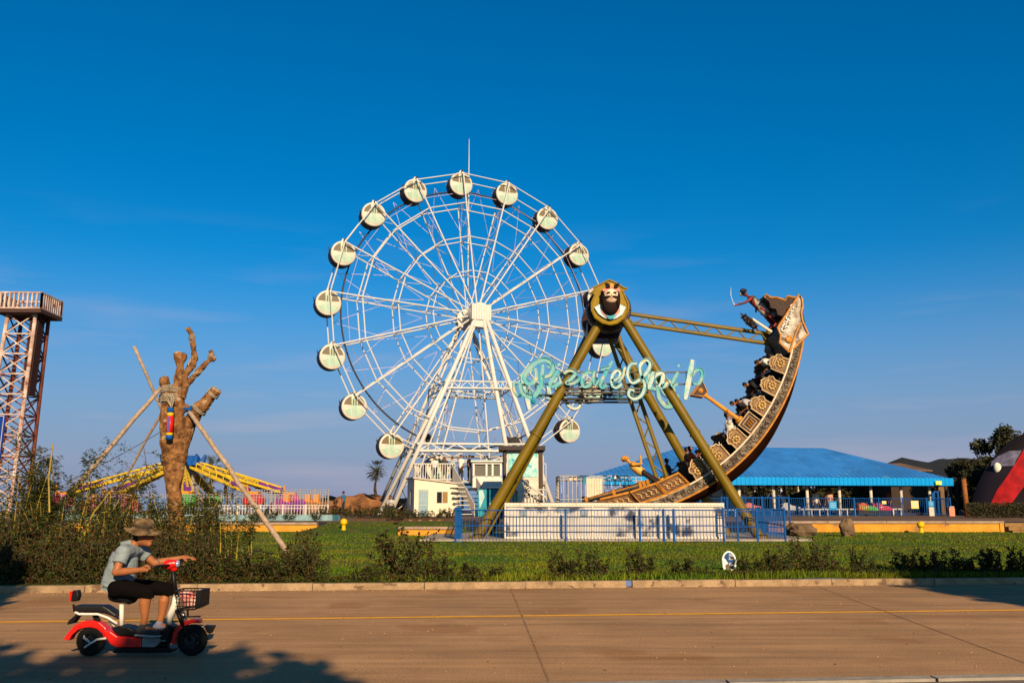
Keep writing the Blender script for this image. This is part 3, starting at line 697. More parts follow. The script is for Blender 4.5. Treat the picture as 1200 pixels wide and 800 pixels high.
# carved side band between rails, both sides
band_m=mat('carved_silver_band',(.24,.18,.12),.5,scale=3.2,col2=(.022,.01,.006),bump=.8,bscale=7,stain=((.035,.018,.012),5,.52))
for s in(-1,1):
    m=MB()
    for i in range(40):
        a,b_=ls[i],ls[i+1]; wa,wb=hb(a),hb(b_)
        m.quad(V(a,s*wa,Gl(a)),V(b_,s*wb,Gl(b_)),V(b_,s*wb,Wl(b_)),V(a,s*wa,Wl(a)))
    # carved waves in relief
    rn=random.Random(5)
    for i in range(46):
        l=LA+.2+i*.232; w=hb(l)*s; z=Gl(l)+.19; r=.1+.03*rn.random(); P=[V(l+r*.9*math.cos(q*.8)*(1-.1*q),w+s*.03,z+r*math.sin(q*.8+rn.random()*.2)*(1-.1*q)) for q in range(7)]
        m.tube(P,.028,4)
    m.build('carved_band',band_m,sp)
    for f_,r_,mt in((Wl,.035,mat('cream_rail',(.8,.66,.5),.45)),(Gl,.045,GOLD)):
        MB().tube([V(l,s*(hb(l)+.02),f_(l)) for l in ls],r_,6).build('rail',mt,sp)
    # seat side panels with scalloped outline
    ORN=mat('panel_ornament_gold',(.75,.46,.16),.4,var=.5,scale=7)
    PANB=mat('panel_back_brown',(.24,.13,.06),.5,var=.5,scale=6,bump=.4)
    def frame_at(l,w):   # local chord frame
        sl=2*.062*(l+.3); d=V(1,0,sl).normalized(); u=V(-d.z,0,d.x); return V(l,w,Wl(l)),d,u
    for l,dirn in((3.45,1),(2.52,1),(1.62,1),(-.1,-1),(-1.1,-1),(-2.12,-1)):
        o,d,u=frame_at(l,s*(hb(l)+.0)); dd=d*dirn
        out=[(-.38,.02),(-.36,.3),(-.47,.42),(-.4,.56),(-.28,.58),(-.18,.7),(-.02,.78),(.1,.72),(.22,.74),(.3,.62),(.4,.6),(.42,.02)]
        P=[o+dd*(-x*.78)+u*z for x,z in out]
        pn=MB().prism(P,V(0,-s*.06,0)).build('side_panel',PANB,sp)
        m=MB(); m.tube([p+V(0,s*.03,0) for p in P],.03,5); 
        m.build('trim',CREAMG,pn)
        m=MB(); c=o+u*.3+dd*.04+V(0,s*.03,0)
        for q in range(8):
            t_=q*PI/4; p=c+d*.14*math.cos(t_)+u*.12*math.sin(t_); m.ell(p,(.055,.04,.055),6,4)
        m.ell(c,(.06,.06,.06),8,5)
        for q in(-1,1): m.tube([c-dd*.24+u*(.18+q*.05),c-dd*.12+u*(.28+q*.04),c+dd*.04+u*(.28+q*.05),c+dd*.16+u*.2],.02,4)
        m.build('ornament',ORN,pn)
    # centre box panel
    o,d,u=frame_at(.78,s*hb(.78)); P=[o+d*x+u*z for x,z in((-.36,.02),(.32,.02),(.32,.62),(-.36,.62))]
    pn=MB().prism(P,V(0,-s*.08,0)).build('side_panel',mat('box_panel_dark',(.06,.025,.02),.5),sp)
    m=MB(); m.tube([p+V(0,s*.03,0) for p in P+[P[0]]],.035,5); Q=[o+d*x+u*z+V(0,s*.03,0) for x,z in((-.24,.14),(.2,.14),(.2,.5),(-.24,.5),(-.24,.14))]; m.tube(Q,.018,4); m.build('trim',CREAMG,pn)
    m=MB(); 
    for x in(-.12,-.02,.08): m.tube([o+d*x+u*.2+V(0,s*.03,0),o+d*(x+.03)+u*.42+V(0,s*.05,0)],.025,5)
    m.build('ornament',GOLD,pn)
# bow and stern castles
def castle(sgn):
    mir=lambda l: l if sgn>0 else -.6-l
    out=[(3.96,-6.36),(3.95,-5.83),(4.2,-5.66),(4.33,-5.36),(5.98,-5.02),(5.93,-5.22),(5.72,-5.46),(5.5,-5.57),(5.28,-5.85),(5.12,-6.2),(5.05,-6.38)]
    midl=[(4.05,-6.33),(4.7,-6.02),(5.03,-5.9),(5.2,-5.9)]
    pale=mat('castle_silver_mural',(.6,.54,.47),.45,scale=2.6,col2=(.2,.15,.12),stain=((.1,.06,.045),3.4,.55),bump=.5,bscale=6)
    orange=mat('castle_orange_mural',(.5,.22,.04),.45,scale=2.6,col2=(.16,.06,.02),stain=((.05,.03,.02),3.4,.55),bump=.5,bscale=6)
    for s in(-1,1):
        w=hb(4.3)*s
        P=[V(mir(l),w,z+KZ) for l,z in out]
        pn=MB().prism(P,V(0,-s*.08,0)).build('castle_panel',pale if sgn>0 else orange,sp)
        m=MB(); m.tube([p+V(0,s*.03,0) for p in P+[P[0]]],.05,6); m.tube([V(mir(l),w+s*.03,z+KZ) for l,z in midl],.05,6)
        m.build('trim',GOLD,pn)
        m=MB(); rn=random.Random(2)
        if sgn>0:
            for k in range(9):
                l=4.45+.12*k; z=-5.62+.055*k+rn.uniform(-.06,.06)+KZ; P2=[V(mir(l)+.1*math.cos(q*.9)*(1-.1*q),w+s*.04,z+.1*math.sin(q*.9)*(1-.1*q)) for q in range(7)]; m.tube(P2,.03,4)
            m.build('ornament',mat('silver_relief',(.78,.74,.68),.4),pn)
            m=MB(); m.ell(V(4.3,w+s*.04,-6.0+KZ),(.12,.05,.14),8,6); m.ell(V(4.42,w+s*.04,-5.95+KZ),(.08,.05,.1),8,6); m.build('ornament',GOLD,pn)
        else:
            for k in range(5):
                l=4.2+.3*k; z0=-5.98+.12*k+KZ; m.tube([V(mir(l),w+s*.03,z0-.2),V(mir(l+.06),w+s*.03,z0+.2)],.022,4)
                m.tube([V(mir(l+.15),w+s*.03,z0-.1),V(mir(l+.12),w+s*.03,z0+.25),V(mir(l+.2),w+s*.03,z0+.1)],.022,4)
            m.build('ornament',GOLD,pn)
    w=hb(4.3)
    # deck, bulkhead and end transom close the castle
    m=MB()
    q=lambda l,z:[V(mir(l),-w+.08,z+KZ),V(mir(l),w-.08,z+KZ)]
    for (a,b_) in (((4.3,-5.5),(5.85,-5.22)),((3.98,-6.4),(4.3,-5.5)),((5.85,-5.22),(5.05,-6.42))):
        A_=q(*a);B_=q(*b_); m.quad(A_[0],B_[0],B_[1],A_[1])
    m.build('castle_deck',mat('castle_dark',(.03,.013,.012),.5,var=.3),sp)
    # carved crest across the end
    if sgn>0:
        m=MB()
        P=[(5.9,-5.05),(5.7,-4.75),(5.5,-4.8),(5.35,-4.5),(5.15,-4.3),(5.12,-4.08),(4.98,-4.15),(5.0,-4.4),(4.86,-4.6),(4.98,-4.8),(4.85,-5.0),(5.0,-5.3)]
        m.prism([V(l,-.75,z+KZ) for l,z in P],V(0,1.5,0)); cr=m.build('crest',mat('crest_dark_brown',(.05,.02,.012),.5,var=.4,scale=5,bump=.6),sp)
        m=MB(); m.tube([V(l,-.76,z+KZ) for l,z in P[:7]],.045,5); m.tube([V(l,.76,z+KZ) for l,z in P[:7]],.045,5)
        for y_ in(-.5,-.2,.1,.4): m.ell(V(5.12,y_,-4.2+KZ),(.09,.12,.1),8,5)
        m.build('trim',GOLD,cr)
castle(1)
# low stern: three gold framed boxes along the rail on both sides
STP=mat('stern_box_dark',(.05,.02,.012),.5,scale=3,col2=(.2,.08,.02))
for s in(-1,1):
    for la,lb in((-2.72,-3.6),(-3.66,-4.6),(-4.66,-5.62)):
        w=hb((la+lb)/2)*s; P=[V(la,w,Wl(la)+.03),V(lb,w,Wl(lb)+.03),V(lb,w,Wl(lb)+.62),V(la,w,Wl(la)+.62)]
        pn=MB().prism(P,V(0,-s*.07,0)).build('stern_panel',STP,sp)
        MB().tube([p+V(0,s*.035,0) for p in P+[P[0]]],.055,6).build('trim',GOLD,pn)
        m=MB(); d=(P[1]-P[0]); u=V(0,0,1)
        for q in range(4):
            c=P[0]+d*(.2+.2*q)+V(0,s*.035,.28); 
            m.tube([c+V(.06,0,-.13),c+V(-.03,0,-.05),c+V(.05,0,.05),c+V(-.05,0,.16)],.022,4); m.ell(c+V(.02,0,.0),(.04,.03,.05),6,4)
        m.build('ornament',ORN,pn)
# benches with scalloped backrests
SEATM=mat('seat_dark_fibreglass',(.016,.008,.009),.6,var=.3)
for l,dirn in((3.5,1),(2.57,1),(1.67,1),(-.15,-1),(-1.15,-1),(-2.17,-1)):
    sl=2*.062*(l+.3); d=V(1,0,sl).normalized(); u=V(-d.z,0,d.x); o=V(l,0,Wl(l)-.05)
    m=MB(); Mf=Matrix((d,V(0,1,0),u)).transposed()
    m.box(o+u*.12-d*dirn*.15,(.5,2*hb(l)-.2,.34),M=Mf)
    st_=m.build('seat',SEATM,sp,bevel=.03)
    w=hb(l)-.1; P=[]
    for k in range(0,25):
        y_=-w+2*w*k/24; P.append(o+d*dirn*.14+V(0,y_,0)+u*(.84+.09*abs(math.sin(k*PI/6))))
    P=[o+d*dirn*.14+V(0,-w,0)-u*.05]+P+[o+d*dirn*.14+V(0,w,0)-u*.05]
    MB().prism(P,d*dirn*.09).build('backrest',SEATM,sp)
    m=MB(); 
    for y_ in(-w+.05,w-.05): m.tube([o+u*.3-d*dirn*.1+V(0,y_,0),o+u*.75-d*dirn*.42+V(0,y_,0)],.02,5)
    m.tube([o+u*.62-d*dirn*.42+V(0,-w+.05,0),o+u*.62-d*dirn*.42+V(0,w-.05,0)],.025,6); m.build('lap_bar',mat('silver_bar',(.55,.53,.5),.3,metal=.8),sp)
m=MB()
for i in range(40):
    a,b_=ls[i],ls[i+1]; m.quad(V(a,-hb(a)+.05,Wl(a)-.22),V(b_,-hb(b_)+.05,Wl(b_)-.22),V(b_,hb(b_)-.05,Wl(b_)-.22),V(a,hb(a)-.05,Wl(a)-.22))
m.build('floor',SEATM,sp)
# mast with lantern head
m=MB(); a=V(.62,-.75,-6.95+KZ); b_=V(.33,-.75,-5.2+KZ); m.tube([a,a.lerp(b_,.08),a.lerp(b_,.1),a.lerp(b_,.9),b_],[.17,.17,.09,.075,.11],10); ms=m.build('mast',mat('mast_gold',(.72,.3,.03),.35,var=.2,scale=3),sp)
dd=(b_-a).normalized(); sd=V(dd.z,0,-dd.x)
m=MB(); P=[b_-sd*.12,b_+sd*.12,b_+sd*.36+dd*.42,b_-sd*.36+dd*.42]; m.prism([p+V(0,-.22,0) for p in P],V(0,.44,0)); ln=m.build('lantern',MAROON,ms)
m=MB()
for yy in(-.24,.24): m.tube([p+V(0,yy,0) for p in P+[P[0]]],.035,5)
m.ell(b_+dd*.24+V(0,-.23,0),(.11,.05,.11),10,6); m.build('trim',GOLD,ln)
# suspension arms, lattice
for (xa,xb,xc,zc) in ((.35,.75,4.15,-5.55),(-.9,-.45,-3.35,-6.75)):
    o=V(0,0,KZ); tgt=V(xc,0,zc+KZ); st0=V(.12 if xc>0 else -.12,0,KZ-.3); d=(tgt-st0).normalized(); n_=V(-d.z,0,d.x)
    for y_ in(0,):
        m=MB(); yv=V(0,y_,0); A=[st0+n_*.2+yv,tgt+n_*.2+yv]; B=[st0-n_*.2+yv,tgt-n_*.2+yv]
        m.tube(A,.085,8); m.tube(B,.085,8); k=14
        for q in range(k): m.tube([A[0].lerp(A[1],q/k) if q%2 else B[0].lerp(B[1],q/k), B[0].lerp(B[1],(q+1)/k) if q%2 else A[0].lerp(A[1],(q+1)/k)],.032,5)
        if y_>0 or True: m.build('suspension_arm',OCHRE,sp)
# ship's steering wheel on the bow
m=MB(); c=V(3.95,-.3,-4.42+KZ); 
m.tube([V(c.x,c.y+.36*math.cos(q*PI/10),c.z+.36*math.sin(q*PI/10)) for q in range(21)],.04,6)
for q in range(8): t_=q*PI/4; m.tube([c,c+V(0,.5*math.cos(t_),.5*math.sin(t_))],[.03,.035],5)
m.lathe([(0,-.07),(.1,-.07),(.1,.07),(0,.07)],12,M=Matrix.Rotation(PI/2,3,'Y'),c=c)
MB_s=m.build('steering_wheel',mat('wheel_dark_wood',(.05,.03,.018),.5),sp)
MB().tube([V(4.3,-.3,-5.35+KZ),V(4.12,-.3,-4.42+KZ)],[.06,.05],8).build('wheel_post',mat('cream_rail',(.8,.66,.5)),sp)
# cannon with gold bands at the stern
m=MB(); a=V(-3.75,-.85,-6.15+KZ); b_=V(-6.05,-.85,-4.85+KZ); 
MB_c=MB().tube([a,a.lerp(b_,.3),a.lerp(b_,.97),b_],[.17,.14,.09,.12],12); cn=MB_c.build('cannon',DARK,sp,smooth=True)
m=MB()
for t_,r_ in((.02,.2),(.08,.19),(.14,.21),(.55,.16),(.97,.15)): m.tube([a.lerp(b_,t_),a.lerp(b_,t_+.045)],[r_,r_*.9],12)
m.tube([a.lerp(b_,.15)+V(.03,-.12,.06),a.lerp(b_,.95)+V(.03,-.1,.04)],.025,5)
m.build('band',GOLD,cn)
# statues (part of the ship)
def statue(o,f,coat,trim,hat,up=V(0,0,1),scale=1.0,raised=True,legs_m=None):
    b=MB(); s=scale; P=lambda x,y,z: o+f*x*s+V(0,y*s,0)+up*z*s
    b.cap(P(0,-.1,.1),P(0,-.09,.85),.07,.1); b.cap(P(.1,.1,.1),P(0,.09,.85),.07,.1); b.cap(P(0,0,.85),P(0,0,1.3),.16,.17); b.cap(P(0,-.18,1.36),P(0,.18,1.36),.08,.08)
    b.cap(P(0,0,1.36),P(.02,0,1.6),.06,.06); b.ell(P(.03,0,1.62),(.1,.09,.12),10,8)
    if raised: b.cap(P(0,-.18,1.34),P(.33,-.28,1.38),.07,.055); b.cap(P(.33,-.28,1.38),P(.68,-.24,1.58),.055,.045)
    else: b.cap(P(0,-.18,1.34),P(.2,-.3,1.1),.07,.055); b.cap(P(.2,-.3,1.1),P(.45,-.2,1.3),.055,.045)
    b.cap(P(0,.18,1.34),P(-.1,.32,1.05),.07,.055); b.cap(P(-.1,.32,1.05),P(.12,.3,.85),.055,.045)
    b.cap(P(.1,.1,.06),P(.28,.1,.04),.06,.05); b.cap(P(0,-.1,.06),P(.18,-.1,.04),.06,.05)
    st_=b.build('statue',coat,sp,remesh=.03)
    if legs_m:
        g=MB(); g.cap(P(0,-.1,.1),P(0,-.09,.85),.09,.12); g.cap(P(.1,.1,.1),P(0,.09,.85),.09,.12); g.build('breeches',legs_m,st_,remesh=.03)
    c=MB(); c.cap(P(-.03,0,.6 if not legs_m else .95),P(-.03,0,1.28),.2,.17); c.build('coat',trim,st_,remesh=.03)
    h=MB(); h.tube([P(.02,-.28,1.72),P(.02,-.12,1.70),P(.02,.12,1.70),P(.02,.28,1.72)],[.03,.15,.15,.03],10,flat=.5); h.ell(P(.0,0,1.76),(.13,.12,.1),10,7); h.build('hat',hat,st_,smooth=True)
    return st_,P
st_,P=statue(V(4.75,-.15,-5.35+KZ+.05),V(-1,0,0),mat('statue_red',(.5,.05,.04),.5,scale=2,col2=(.03,.02,.02)),mat('statue_white_coat',(.72,.66,.55),.5,scale=1.5,col2=(.03,.05,.03)),mat('statue_hat_dark',(.03,.025,.025),.5),scale=1.12)
m=MB(); m.tube([P(.68,-.24,1.55),P(.66,-.24,1.7),P(.52,-.24,1.95),P(.3,-.24,2.15)],[.03,.03,.03,.01],5,flat=.35); m.build('sabre',mat('sabre_white',(.8,.78,.74),.3),st_)
MB().ell(P(.12,0,1.7),(.1,.11,.07),8,6).build('skull_badge',mat('badge_white',(.8,.78,.74)),st_)
statue(V(-3.45,-.3,-6.5+KZ),V(.985,0,.17),mat('statue_gold',(.7,.33,.05),.45,var=.3),mat('statue_orange',(.75,.42,.08),.45,var=.4,scale=3),mat('mast_gold',(.7,.3,.03)),up=V(-.17,0,.985),scale=1.0,raised=False,legs_m=mat('breeches_black',(.02,.01,.01),.7))
sp.location=base; sp.rotation_euler=(0,-AS,0)
SM=Matrix.Rotation(-AS,3,'Y')
# riders: sit in the rows, facing the middle of the ship
rid=[(3.35,-.75,-1,'bar','white',(.7,.68,.65),'person in white top in the topmost row of the swing ship'),
     (2.4,-.35,-1,'bar','black',(.02,.02,.025),'dark dressed person bent forward in the second row from the top of the ship'),
     (1.5,-.75,-1,'bar','grey',(.45,.45,.47),'person in light grey shirt in the third row of the ship, above the lantern mast'),
     (1.5,.05,-1,'bar','navy',(.02,.025,.05),'black capped person on the far side of the third row, beside the grey shirt'),
     (.0,-.7,1,'up','cream',(.75,.72,.66),'person in white shirt leaning out just left of the gold lantern mast'),
     (-2.05,-.7,1,'bar','orange',(.5,.09,.02),'person in orange red top in the lowest visible row of the ship'),
     (-2.05,.0,1,'bar','black',(.02,.02,.025),'dark dressed person beside the orange red top in the lowest row'),
     (-2.9,.75,1,'bar','denim',(.05,.07,.13),'person in dark blue seated behind the golden statue at the stern')]
for l,y_,dr,arm,cn_,cc,lab in rid:
    sl=2*.062*(l+.3); ang=math.atan(sl)
    T=base+SM@V(l-dr*.0,y_,Wl(l)+.40)
    f_=V(dr,0,0)
    J=J_sit(.12 if arm=='bar' else .2,arm); 
    Q=Matrix.Rotation(-PI/2*dr,3,'Z'); J={k:Q@v for k,v in J.items()}
    J={k:v*.95 for k,v in J.items()}
    figure('person',lab,T,J,side=Q@V(1,0,0),fwd=f_,vox=.035,shirt=cloth(cn_,cc),trousers=cloth('dark_jeans',(.02,.025,.04)),shoes=cloth('shoe_dark',(.03,.03,.03)),rot=(0,-AS-ang,0),cat='person',sleeve=.5,grip=True)
# ================================================================ SCRIPT SIGN
SY=34.55
sgn_=thing('ride_sign',(at(713,460,SY).x,SY,.1),'big curly cyan and white script sign reading Pirate Ship on the front legs','sign')
CY=mat('sign_cyan_white',(.015,.38,.46),.5,scale=1.6,col2=(.3,.46,.42),stain=((.55,.48,.28),2.3,.57))
CYW=mat('sign_white_patchy',(.68,.63,.54),.5,scale=1.8,col2=(.2,.5,.55),stain=((.55,.48,.3),2.5,.58))
NEO=mat('sign_outline_tube',(.04,.33,.4),.4)
A_=lambda pts:[(600+x/9.23,405+y/9.23) for x,y in pts]; B_=lambda pts:[(710+x/9.23,405+y/9.23) for x,y in pts]
LET=[('P',[A_([(395,245),(410,190),(350,155),(250,190),(160,280),(135,360),(200,410),(265,350),(250,240)]),A_([(270,170),(370,150),(440,210),(430,300),(340,340)]),A_([(335,200),(325,330),(310,440),(230,545),(130,520),(90,440),(95,400)]),A_([(160,500),(185,480),(190,520)])],CY,.2),
 ('i',[A_([(500,270),(450,340),(420,420),(470,430),(540,385)])],CY,.2),('i_dot',[A_([(505,190),(520,215)])],CY,.2),
 ('r',[A_([(560,300),(620,265),(690,290),(640,355),(590,400),(670,400),(740,350)])],CY,.15),
 ('a',[A_([(880,300),(820,285),(765,340),(770,430),(830,430),(880,370)]),A_([(890,270),(885,360),(900,410),(950,370)])],CY,.15),
 ('t',[A_([(1085,165),(1020,280),(960,400),(975,450),(1020,420)]),A_([(960,250),(1060,235)])],CY,.14),
 ('e',[A_([(1080,380),(1150,350),(1175,290),(1130,265),(1085,330),(1085,420),(1130,450),(1190,410)]),B_([(130,390),(190,310),(210,230)])],CYW,.14),
 ('S',[B_([(335,190),(270,200),(235,300),(285,395),(370,360),(455,270),(480,190),(435,150),(375,210),(385,320),(425,420),(390,530),(310,570),(250,530),(265,470),(310,485)])],CYW,.15),
 ('h',[B_([(515,280),(490,380),(465,470)]),B_([(480,400),(550,310),(620,300),(610,400),(590,440),(640,430),(670,390)])],CYW,.2),
 ('i',[B_([(780,285),(730,380),(720,430),(780,410)])],CY,.14),('i_dot',[B_([(785,205),(800,220)])],CY,.2),
 ('p',[B_([(940,150),(900,370),(860,580)])],CYW,.24),('p',[B_([(935,330),(970,270),(1025,255),(1045,320),(1005,405),(945,400)])],CY,.13)]
def ribbon(mb,P,w,dep,Y):
    # flat-faced channel letter stroke with width w and depth dep
    n=len(P); vs=[]
    for i,p in enumerate(P):
        d=(P[min(n-1,i+1)]-P[max(0,i-1)]).normalized(); nn=V(-d.z,0,d.x); ww=w*(.62+.38*math.sin(PI*min(1,max(0,(i+.6)/n))))
        for s,y_ in((-1,0),(1,0),(1,dep),(-1,dep)): vs.append(V(p.x,Y,p.z)+nn*s*ww/2+V(0,y_,0))
    mb.add(vs,[(i*4+k,(i+1)*4+k,(i+1)*4+(k+1)%4,i*4+(k+1)%4) for i in range(n-1) for k in range(4)]+[(0,1,2,3),((n-1)*4+3,(n-1)*4+2,(n-1)*4+1,(n-1)*4)])
def outline(mb,P,w):
    n=len(P)
    for s in(-1,1):
        Q=[]
        for i,p in enumerate(P):
            d=(P[min(n-1,i+1)]-P[max(0,i-1)]).normalized(); nn=V(-d.z,0,d.x); Q.append(p+nn*s*w/2+V(0,-.04,0))
        mb.tube(Q,.014,4)
def mksign(root,back=False):
    cx=at(713,460,SY).x
    for k,(nm,strokes,mt,w) in enumerate(LET):
        m=MB(); ol=MB()
        for si,st in enumerate(strokes):
            P=smoothline([at(x,y,SY) for x,y in st],6)
            ribbon(m,P,w*.82,.12,SY+si*.023+(k%4)*.006); outline(ol,P,w*.95)
        if back:
            for b_ in(m,ol):
                for v in b_.v: v.x=2*cx-v.x; v.y=YRr+.3+(SY-v.y)+.2
        l=m.build('letter',mt,root); ol.build('neon_outline',NEO,l)
    m=MB(); 
    for py,r in((436,.03),(450,.03),(455.5,.055),(459.5,.045)):
        m.tube([at(656,py,SY+.24),at(815 if py<455 else 760,py,SY+.24)],r,6)
    for px in range(660,812,12): m.tube([at(px,436,SY+.24),at(px,452,SY+.24)],.018,4)
    if back:
        for v in m.v: v.x=2*cx-v.x; v.y=YRr+.3+(SY-v.y)+.2
    m.build('support_rail',DARK if back else mat('sign_frame',(.12,.1,.09),.5),root)
mksign(sgn_)
sg2=thing('ride_sign',(at(713,460,SY).x,YRr+.5,.1),'back of the second script sign, dark and mirrored, showing below the front one','sign')
mksign(sg2,True)
m=MB(); p=at(625,468,SY); m.tube([at(624,462,SY),p],.02,4); m.ell(p+V(0,0,-.08),(.09,.09,.12),8,6); m.build('lamp',TEAL,sgn_)
# ================================================================ STAGE AROUND THE SHIP
stg=thing('ride_stage',(at(720,600,34.3).x,36.5,.1),'white painted pit wall with rows of round bulbs in front of the swing ship','stage')
sx0=at(592,600,34.3).x; sx1=at(848,600,34.3).x; szt=at(720,589,34.3).z
WALLM=mat('stage_white_mural',(.64,.6,.56),.6,scale=.9,col2=(.45,.43,.43),bump=.1,stain=((.05,.05,.085),1.0,.53))
WALLP=mat('stage_trim_cream',(.75,.68,.58),.6,var=.15,scale=3,stain=((.4,.3,.22),3,.64))
m=MB(); m.box(((sx0+sx1)/2,34.4,szt/2),(sx1-sx0,.16,szt-.02)); m.build('front_wall',WALLM,stg)
m=MB()
for z_ in(szt-.07,.2): m.box(((sx0+sx1)/2,34.3,z_),(sx1-sx0+.04,.06,.14))
for k in range(6): m.box((sx0+(sx1-sx0)*k/5,34.31,szt/2),(.05,.05,szt-.02))
m.build('trim',WALLP,stg)
m=MB(); nb=62
for k in range(nb):
    for z_ in(szt-.07,.2): m.ell(((sx0+.06)+(sx1-sx0-.12)*k/(nb-1),34.262,z_),(.032,.03,.032),6,4)
m.build('bulbs',mat('bulb_white',(.82,.8,.76),.3),stg)
# sky-coloured painted shapes, the faded mural
m=MB()
for (x_,y_,w_,h_) in ((613,601,9,6),(660,598,14,5),(684,601,8,8)):
    p=at(x_,y_,34.3); MB().box((p.x,34.31,p.z),(w_/30,.012,h_/30)).build('mural_patch',mat('mural_blue_grey',(.3,.36,.42),.6,var=.4,scale=6),stg)
for xx in(sx0+.08,sx1-.08): MB().box((xx,36.9,szt/2),(.14,4.8,szt-.03)).build('side_wall',WALLP,stg)
MB().box(((sx0+sx1)/2,39.4,szt/2),(sx1-sx0,.16,szt-.02)).build('rear_wall',mat('stage_rear_dark',(.08,.07,.07),.7),stg)
m=MB(); m.box(((sx0+sx1)/2,36.9,.16),(sx1-sx0+2.2*0+6.3,6.2,.08)); struct(m.build('concrete_pad',CONC))
# queue deck with grey railing and cream door, left of the pit
qd=thing('queue_deck',(at(690,600,40.5).x,41.5,.1),'grey railed loading deck with cream panels behind the left end of the stage','deck')
q0=at(656,588,40.3); q1=at(738,588,40.3)
MB().box(((q0.x+q1.x)/2+1.0,42,q0.z/2),(q1.x-q0.x+2,3.2,q0.z-.02)).build('deck',mat('deck_grey',(.4,.37,.34)),qd)
GR_=mat('galvanised_rail',(.42,.4,.38),.4,metal=.4)
def post_rail(P0,P1,h,n,r=.02):
    m=MB(); up=V(0,0,h)
    for z_ in(h,h-.16,.12): m.tube([P0+V(0,0,z_),P1+V(0,0,z_)],r*1.2,5)
    for k in range(n+1): p=P0.lerp(P1,k/n); m.tube([p,p+up],r,4)
    return m
post_rail(V(q0.x,40.5,q0.z),V(q1.x,40.5,q0.z),1.15,16).build('railing',GR_,qd)
post_rail(V(q0.x,43.5,q0.z),V(q1.x+1,43.5,q0.z),1.15,16).build('railing',GR_,qd)
post_rail(V(q0.x,40.5,q0.z),V(q0.x,43.5,q0.z),1.15,10).build('railing',GR_,qd)
a=at(687,560,40.4); b_=at(706,587,40.4); m=MB()
for k in range(6): m.box((a.x+(b_.x-a.x)*(k+.5)/6,40.42,(a.z+b_.z)/2),((b_.x-a.x)/6-.012,.04,a.z-b_.z))
m.build('panel',mat('cream_sheet',(.72,.64,.48),.6,var=.1),qd)
m=MB(); p=at(669,561,40.4); m.box(p,(.16,.02,.1)); p=at(674,561,40.4); m.box(p,(.12,.02,.1)); m.build('notice',mat('cream_notice',(.75,.55,.35)),qd)
p=at(685,563,40.4); MB().box(p,(.1,.02,.3)).build('notice',TEAL,qd)
p=at(723,558.5,40.2); m=MB().box(p,(.26,.02,.16)); n2_=m.build('warning_notice',mat('white_notice',(.8,.78,.72)),qd); MB().box(p+V(0,-.015,0),(.05,.01,.1)).build('red_mark',RED,n2_)
# ---- blue fences
def blue_fence(P0,P1,z0,h,sp_,posts,label,lines=(1,.55,.04),r=.011,loc=None):
    t=thing('blue_fence',((P0+P1)/2).to_3d(),label,'fence'); t.location=V((P0.x+P1.x)/2,(P0.y+P1.y)/2,z0)
    L_=(P1-P0).length; n=int(L_/sp_); m=MB()
    for k in range(n+1):
        p=P0.lerp(P1,k/n); m.tube([V(p.x,p.y,z0+.05),V(p.x,p.y,z0+h-.01)],r,4)
    for q in lines: m.tube([V(P0.x,P0.y,z0+h*q),V(P1.x,P1.y,z0+h*q)],.022,5)
    m.build('bars',BLUEF,t)
    for f_ in posts:
        p=P0.lerp(P1,f_); MB().box((p.x,p.y,z0+h/2+.02),(.07,.07,h+.06)).build('post',BLUEF,t)
    return t
FY=33.8; fx=lambda px: at(px,620,FY).x; fz0=at(700,638,FY).z; fh=at(700,597.5,FY).z-fz0
blue_fence(V(fx(534),FY,0),V(fx(848),FY,0),fz0,fh,.125,[0,(663-534)/314,(750-534)/314,(778-534)/314,(790-534)/314,1],'long bright blue bar fence in front of the white stage wall')
t=thing('fence_gatepost',(fx(537),FY,fz0),'thick blue corner post at the left end of the fence','post'); MB().box((fx(537),FY+.12,fz0+fh/2+.03),(.22,.18,fh+.08)).build('post_body',BLUEF,t); MB().box((fx(537),FY+.12,fz0+fh+.09),(.26,.22,.05)).build('cap',BLUEF,t)
blue_fence(V(fx(848),FY+.02,0),V(fx(920),FY+.02,0),fz0,fh+.04,.105,[.0,.23,.55,1],'blue bar fence section around the right foot of the ochre frame',lines=(1,.93,.5,.04))
blue_fence(V(fx(920),FY+.06,0),V(fx(920)+.6,39.5,0),fz0,fh,.16,[1],'blue side fence running back from the right corner of the ride')
blue_fence(V(fx(534),FY+.25,0),V(fx(534)-.3,39.0,0),fz0,fh,.16,[1],'blue side fence running back from the left corner of the ride')
blue_fence(V(at(846,600,40.2).x,40.2,0),V(at(925,600,40.2).x,40.2,0),.12,1.6,.13,[0,.3,.6,1],'taller blue fence behind the right foot of the ochre frame')
# ================================================================ PAVILION WITH BLUE ROOF
ROOFB=mat('roof_blue_sheet',(.035,.21,.62),.5,var=.3,scale=.5,stain=((.08,.26,.48),1.4,.64))
FASB=mat('fascia_blue',(.0,.3,.78),.45,var=.1,scale=1)
pvn=thing('pavilion',(at(905,605,57).x,60,tz),'long open pavilion with bright blue hipped sheet roof and white posts','pavilion')
a=at(686,563,55.0); b_=at(1116,563,60.5); zE=2.95
LF=V(a.x,55.0,zE); RF=V(b_.x,60.5,zE); dr_=(RF-LF).normalized(); dn_=V(-dr_.y,dr_.x,0); DP=17
RB=RF+dn_*DP; LBk=V(at(696,600,LF.y+16).x,LF.y+16,zE)
r0=at(800,523,62.5); r1=at(965,523.5,64.5)
m=MB(); A0=V(r0.x,62.5,r0.z); A1=V(r1.x,64.5,r0.z)
m.add([LF,RF,A1,A0],[(0,1,2,3)]); m.add([RF,RB,A1],[(0,1,2)]); m.add([RB,LBk,A0,A1],[(0,1,2,3)]); m.add([LBk,LF,A0],[(0,1,2)])
